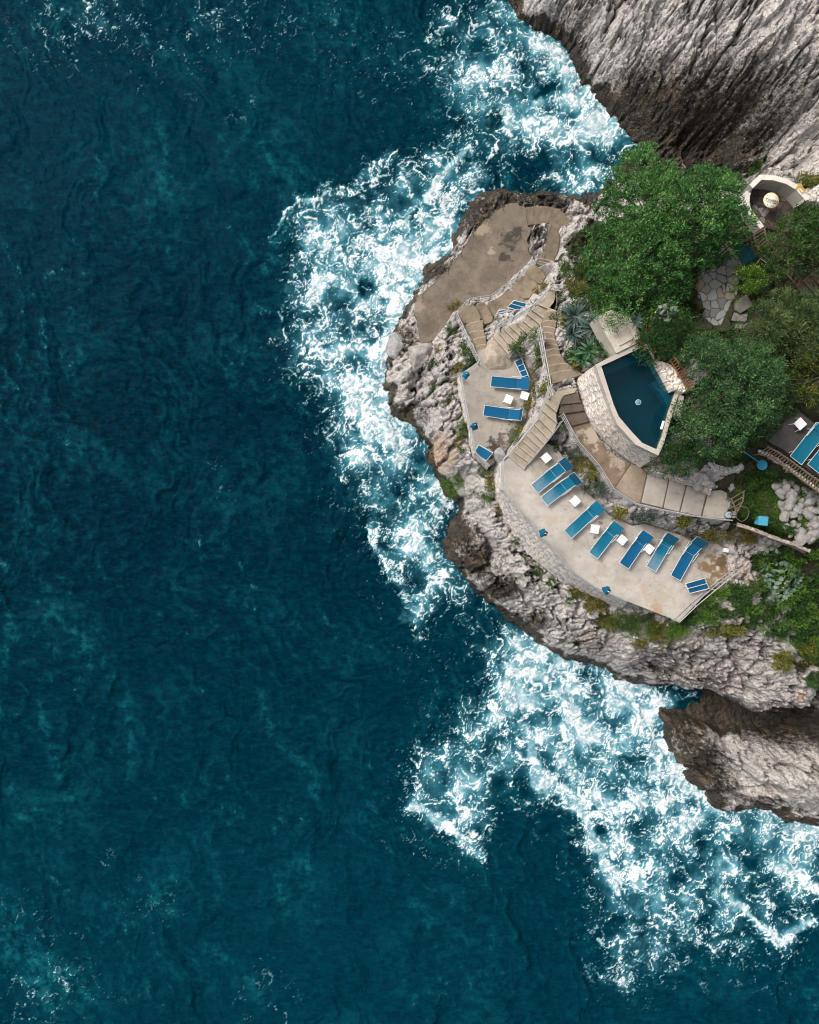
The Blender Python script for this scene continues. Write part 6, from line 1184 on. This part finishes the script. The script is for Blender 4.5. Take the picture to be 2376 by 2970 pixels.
SHR = [
 (2, 270, 1400, 2, .95, Bq, 'grass', 1.15, .3, 'largest bright feathery clump on the cliff left of the large terrace corner'),
 (2, 560, 1270, 4.4, .5, S, 'tuft', .8, 0, 'tall green shrub beside the top corner of the long dry-stone wall'), (2, 600, 1400, 4.3, .4, Dr, 'tuft', .7, 0, 'orange-tinged shrub growing down the foot of the dry-stone wall corner'), (2, 560, 1500, 4.2, .42, S, 'grass', .8, 0, 'grassy shrub below the orange-tinged one at the wall corner'),
 (2, 660, 1650, 4.3, .3, Dr, 'tuft', .7, -.6, 'small dry shrub at the wall foot left of the first parasol of the large terrace'), (2, 300, 860, 4, .35, S, 'grass', .6, 0, 'grassy tuft on the rock under the lower half of the small terrace railing'), (2, 300, 980, 3.9, .4, Dr, 'tuft', .65, 0, 'yellowish straggly shrub under the folded lounger corner'),
 (2, 315, 1070, 3.8, .15, G, 'tuft', 1, 0, 'small round green cushion plant on ochre rock'), (2, 180, 560, 4, .22, S, 'tuft', 1, 0, 'small green tuft in a rock hollow left of the small terrace'), (2, 30, 440, 3, .2, G, 'tuft', 1.2, 0, 'dark tuft in the rock cleft far left of the small terrace'), (2, 250, 370, 4.3, .22, Dr, 'tuft', .7, 0, 'brownish tuft beside the upper corner of the small terrace'),
 (2, 340, 60, 5, .38, S, 'tuft', .7, .3, 'green shrub on the rock left of the short flight of rounded steps'), (2, 370, 180, 5.4, .4, G, 'tuft', .7, -.4, 'dark green shrub against the upper corner of the small terrace railing'), (2, 270, 250, 4.8, .3, Y_, 'tuft', 1.2, .2, 'yellow-green shrub above the bright blue parasol'), (2, 20, 190, 3.4, .25, G, 'tuft', 1, 0, 'deep green tuft in the gully beside the round grey boulder'),
 (1, 590, 1340, 4.5, .3, S, 'grass', .7, .4, 'thin green shrub on the rock between the platform and the short flight'), (1, 630, 1130, 3.2, .35, Y_, 'tuft', 1.2, .6, 'yellow-green shrub on the platform edge at the bend of the railing'), (1, 500, 1470, 4, .18, Dr, 'tuft', .7, 0, 'tiny dry tuft on the rock above the round grey boulder'),
 (1, 1185, 1450, 7.6, .45, G, 'tuft', 1, 0, 'dark green bush below the diagonal flight beside the folded lounger'), (1, 1270, 1370, 8, .4, S, 'grass', 1, .4, 'feathery bush between the diagonal flight and the steep straight railing'), (1, 1330, 1540, 8, .35, S, 'tuft', .6, 0, 'green shrub halfway along the bank left of the steep railing'), (1, 1310, 1640, 7.8, .35, Dr, 'grass', .6, 0, 'mixed dry shrub low on the bank left of the steep railing'),
 (2, 1075, 330, 7, .35, Sv, 'grass', .6, 0, 'silvery grass clump on the bank beside the folded lounger'), (2, 1120, 410, 7.4, .32, Y_, 'tuft', 1, 0, 'yellow-flowered shrub at the top of the bank by the stair head'), (2, 1050, 520, 7, .42, Dr, 'grass', .8, .2, 'reddish dry grass clump right of the half-hidden white table'), (2, 1000, 610, 6.8, .32, Dr, 'tuft', .7, 0, 'rusty shrub on the bank below the half-hidden white table'),
 (2, 890, 870, 6.6, .36, Y_, 'tuft', .8, .4, 'orange and green shrub at the dark corner of the small terrace'), (2, 870, 940, 6.8, .32, S, 'grass', .9, .4, 'green shrub under the pale stair just above the dark corner'), (2, 780, 1000, 6.8, .2, G, 'tuft', 1, 0, 'small green tuft beside the pale stair near the corner post'),
 (2, 1250, 840, 9, .3, G, 'tuft', .9, .8, 'green tuft at the head of the thin handrail'), (2, 1210, 1010, 8, .32, S, 'tuft', 1.1, .2, 'shrub under the thin handrail behind the square white table'), (2, 1450, 1090, 8.6, .42, Sv, 'grass', 1.3, -.8, 'grey straw-like clump below the three-bar railing'), (2, 1540, 1200, 8.4, .5, Dr, 'grass', 1.2, -.7, 'large brown and green grass clump below the bend of the three-bar railing'),
 (2, 1590, 1290, 8.2, .32, Y_, 'tuft', 1, 0, 'yellow-green shrub at the lower end of the brown grass clump'), (2, 1640, 1430, 8.2, .4, Sv, 'grass', .9, .5, 'grey dry clump right of the alone-standing white table'), (2, 1550, 1430, 7.7, .18, G, 'tuft', .7, 0, 'tiny green plant at the back edge of the large terrace'), (3, 1335, 820, 8.2, .35, Y_, 'tuft', 1.1, 0, 'yellow shrub on the wall behind the long flat lounger'),
 (3, 1640, 850, 8.4, .35, Sv, 'tuft', 1.3, 0, 'silvery low shrub behind the middle loungers'), (4, 380, 680, 8.8, .45, Y_, 'tuft', 1.2, 0, 'yellow bush directly under the three-bar railing beside the broad slabs'), (4, 55, 640, 8.4, .35, Sv, 'tuft', 1.3, 0, 'grey-green shrub under the first broad slab'), (4, 670, 830, 8.2, .52, Dr, 'tuft', 1.4, .3, 'wide yellowish bush above the last lounger of the row'), (4, 960, 810, 8.5, .55, Dr, 'grass', 1.4, -.3, 'wide brown bush below the garden wall'),
 (4, 500, 800, 7.9, .2, Sv, 'tuft', 1.6, 0, 'small bluish plant at the back edge of the terrace near the last loungers'), (3, 360, 1100, 4.1, .22, S, 'tuft', .7, -.5, 'small green shrub on pale rock below the first parasol of the large terrace'), (3, 395, 1260, 3.8, .15, G, 'tuft', 1, 0, 'tiny green tuft alone on smooth pale rock'), (3, 540, 1400, 4, .3, S, 'tuft', .8, -.3, 'green shrub at the foot of the middle of the dry-stone wall'), (3, 700, 1515, 4.4, .2, Bq, 'tuft', 1, 0, 'bright small green tuft at the wall foot'),
 (3, 970, 1580, 4.8, .7, Y_, 'tuft', 1.3, -.6, 'orange-yellow bush against the dry-stone wall left of the last parasol'), (3, 1110, 1680, 4.6, .75, Dr, 'tuft', 1.2, -.5, 'yellow-brown bush under the last parasol'), (3, 900, 1670, 4.4, .35, G, 'tuft', 1.1, 0, 'green bush left of the yellow-brown one on the rock'),
 (9, 770, 600, 4.6, .6, Y_, 'grass', 1.3, -.4, 'yellow-green hanging clump under the lower terrace tip, leftmost of its row'), (9, 850, 620, 4.8, .8, S, 'grass', 1.1, 0, 'olive-green clump under the lower terrace tip, second of its row'), (9, 930, 620, 5, .8, S, 'grass', 1, 0, 'light green clump under the lower terrace tip, third of its row'), (9, 1010, 650, 5.2, .8, Y_, 'grass', .9, .2, 'yellow-flecked clump straight below the lower terrace tip'), (9, 920, 700, 4.6, .4, Dr, 'tuft', .9, 0, 'dry yellow clump hanging lowest under the terrace tip'), (9, 1080, 650, 5.6, .6, Bq, 'grass', 1, 0, 'soft green clump right of the lower terrace tip'),
 (4, 520, 1480, 6.9, .7, G, 'tuft', 1.2, .6, 'leafy green bush outside the lower part of the rusty railing'), (4, 650, 1420, 7.1, .6, Bq, 'tuft', 1.2, .6, 'bright leafy bush outside the middle of the rusty railing'), (4, 480, 1620, 6.4, .7, G, 'tuft', 1.2, 0, 'dark leafy bush below the rusty railing corner'), (4, 640, 1580, 6.6, .65, Bq, 'tuft', 1, .4, 'bright green leafy bush between the railing and the grey rocks'),
 (4, 800, 1360, 7.3, .45, Bq, 'tuft', 1.3, .2, 'small leafy bush at the upper end of the rusty railing'), (4, 940, 1330, 7.4, .4, G, 'tuft', 1.3, 0, 'leafy patch beside the pale rock at the end of the railing'), (4, 1090, 1330, 7.5, .45, S, 'tuft', 1, 0, 'green tuft between the pale rock and the large prickly pear'), (9, 1290, 650, 6, .65, Y_, 'tuft', 1.4, 0, 'yellow-orange bush on the cliff below the leafy bushes'), (9, 1560, 790, 6.3, .75, Y_, 'tuft', 1.2, -.3, 'big yellow bush alone on the grey rock near the right edge'),
 (9, 1700, 740, 7, .6, Y_, 'tuft', .8, 0, 'yellow bush cut by the right edge of the picture'), (4, 1400, 470, 10.5, .25, Bq, 'tuft', 1, 0, 'green plant sprouting on the left side of the stone heap'), (4, 1540, 520, 10.7, .3, Bq, 'tuft', .8, .5, 'green plant sprouting in the middle of the stone heap'), (4, 1390, 310, 10.6, .3, G, 'tuft', .8, 0, 'dark green plant at the top of the stone heap'), (4, 1540, 420, 10.7, .28, G, 'tuft', 1.2, 0, 'leafy plant near the upper middle of the stone heap'),
 (6, 1620, 200, 8.5, .6, Y_, 'tuft', 1.3, -.4, 'yellow-brown bush behind the white parapet'), (6, 1060, 80, 7, .5, S, 'tuft', 1.3, 0, 'straggly green and yellow bush above the white parapet'), (6, 1050, 1420, 10, .3, G, 'tuft', 1, 0, 'red-flowered low plant beside the grey garden steps'),
 (1, 1530, 820, 6, .35, S, 'grass', 1, 0, 'green-brown tuft on the rock right of the highest landing'), (1, 1500, 1020, 8, .3, G, 'tuft', .7, 0, 'green tuft where the double railing ends'), (1, 1350, 970, 6.3, .3, Dr, 'tuft', 1.2, .6, 'rusty red tuft between the landings and the double railing'), (1, 1510, 1170, 8.6, .35, G, 'tuft', .7, 0, 'dark shrub at the head of the long narrow flight'), (1, 1540, 1240, 8.8, .3, Y_, 'tuft', .8, 0, 'yellowish shrub on the right of the long narrow flight'),
 (1, 1600, 980, 8.4, .5, Dr, 'grass', 1, 0, 'brown grassy clump above the head of the long narrow flight'), (1, 1620, 1120, 9, .4, G, 'tuft', 1, .5, 'green shrub between the brown clump and the upper agave'), (1, 1600, 1500, 9.4, .35, S, 'tuft', 1, 0, 'green shrub right of the middle of the long narrow flight'), (1, 1640, 1650, 9.6, .4, Y_, 'tuft', 1, 0, 'yellow-green plant at the lower end of the long narrow flight'), (1, 1560, 1590, 9.3, .25, S, 'tuft', .8, 0, 'small shrub clinging beside the rounded steps'),
 (1, 1700, 780, 7.5, .4, S, 'tuft', 1, 0, 'green bush at the left foot of the big tree'), (1, 1680, 900, 8, .4, G, 'grass', 1, 0, 'feathery bush under the left side of the big tree'),
]
for i, (c, x, y, z, R, m_, kd, asp, ang, lab) in enumerate(SHR): shrub(lab, c, x, y, z, R, m_, 200+i, kd, asp, ang, M_YFL if m_ is Y_ else (M_RED if 'red-flowered' in lab else None))
KEEP = [WL(6, FLAG, 9.5), WL(6, STEPR, 9.8), WL(6, PATIO, ZPAT), POOLT, po, hp]
# ground cover: nobody could count it
def cover(name, label, c, poly, z, m, n, L=.09, w_=.05, seed=3, lift=.12, thresh=-.15, zg=True):
    rs = np.random.RandomState(seed); P_ = np.array(WL(c, poly, z)); lo, hi = P_.min(0), P_.max(0); q = rs.uniform(lo, hi, (n, 2)); q = q[inpoly(q[:, 0], q[:, 1], [tuple(p) for p in P_])]
    for kp in KEEP: q = q[~inpoly(q[:, 0], q[:, 1], kp)]; pn = fbm(q[:, 0]*1.1, q[:, 1]*1.1, 4, seed+1); q = q[pn > thresh]; pn = pn[pn > thresh]
    ii = np.clip(np.searchsorted(GXI, q[:, 0]), 1, len(GXI)-1); jj = np.clip(np.searchsorted(GYI, q[:, 1]), 1, len(GYI)-1); zz = HG[jj, ii]+rs.uniform(0, 1, len(q))*lift*(1+3*np.clip(pn+.1, 0, 1)); T_ = np.clip(.4+.5*fbm(q[:, 0]*2, q[:, 1]*2, 2, seed+7)+rs.normal(0, .16, len(q)), 0, 1)
    V = leaves(np.c_[q, zz], np.tile([0, 0, .7], (len(q), 1)), L, w_, rs); o = np_mesh(name, V, np.arange(len(V)).reshape(-1, 4), m, None, False, fattr={'tone': T_}); return tag(o, label, 'ground cover', kind='stuff')
cover('ground_cover', 'thick green scrub covering the slope right of the large terrace down to the grey cliff', 4, [(1090, 1090), (1130, 1000), (1290, 940), (1560, 1010), (1660, 960), (1900, 860), (2000, 1400), (1900, 1900), (1800, 2100), (1600, 2000), (1450, 1830), (1250, 1810), (1080, 1700), (900, 1650), (760, 1560), (850, 1400), (1000, 1330), (1180, 1330), (1160, 1180)], 8, L_DEEP, 100000, .10, .05, 3, .25, -.06)
cover('ground_cover', 'brighter green leaves mixed through the scrub right of the large terrace', 4, [(1130, 1000), (1290, 940), (1900, 900), (2000, 1400), (1900, 1900), (1600, 1950), (1250, 1750), (1080, 1650), (1000, 1450), (1180, 1330)], 8, L_BRIGHT, 40000, .10, .05, 13, .35, .08)
cover('grass', 'dark green grass and weeds of the small garden patch around the light blue box', 4, GARD, 10.2, L_BRIGHT, 26000, .10, .02, 5, .12, -.3); cover('grass', 'darker weeds along the lower and left sides of the garden patch', 4, [(1000, 230), (1250, 230), (1300, 330), (1150, 300), (1060, 400), (1080, 620), (1300, 680), (1460, 790), (1440, 880), (1200, 780), (1000, 660)], 10.2, L_DEEP, 24000, .09, .05, 6, .3, -.3)
cover('undergrowth', 'dark undergrowth on the soil between the trees, the pool and the patios', 0, [(1225, 480), (1290, 400), (1350, 340), (1480, 350), (1570, 380), (1590, 480), (1560, 560), (1470, 600), (1460, 700), (1560, 700), (1600, 640), (1740, 600), (1760, 830), (1640, 880), (1560, 950), (1480, 960), (1440, 900), (1450, 800), (1400, 740), (1330, 700), (1240, 740), (1200, 700), (1220, 600)], 10, L_DEEP, 110000, .12, .05, 8, .3, -.4)
cover('cliff_plants', 'thin brown and green plants scattered on the rock above the white parapet', 0, [(1540, 350), (1600, 345), (1725, 370), (1760, 400), (1700, 400), (1640, 368), (1580, 375)], 7, L_SHR, 12000, .08, .03, 10, .15, .0)
cover('ground_cover', 'trailing green vegetation over the cliff edge at the right border of the picture', 9, [(1580, 860), (1640, 760), (1700, 640), (1800, 640), (1800, 1010), (1690, 1000), (1700, 930), (1660, 890)], 5, L_DEEP, 36000, .13, .03, 12, .3, -.5)
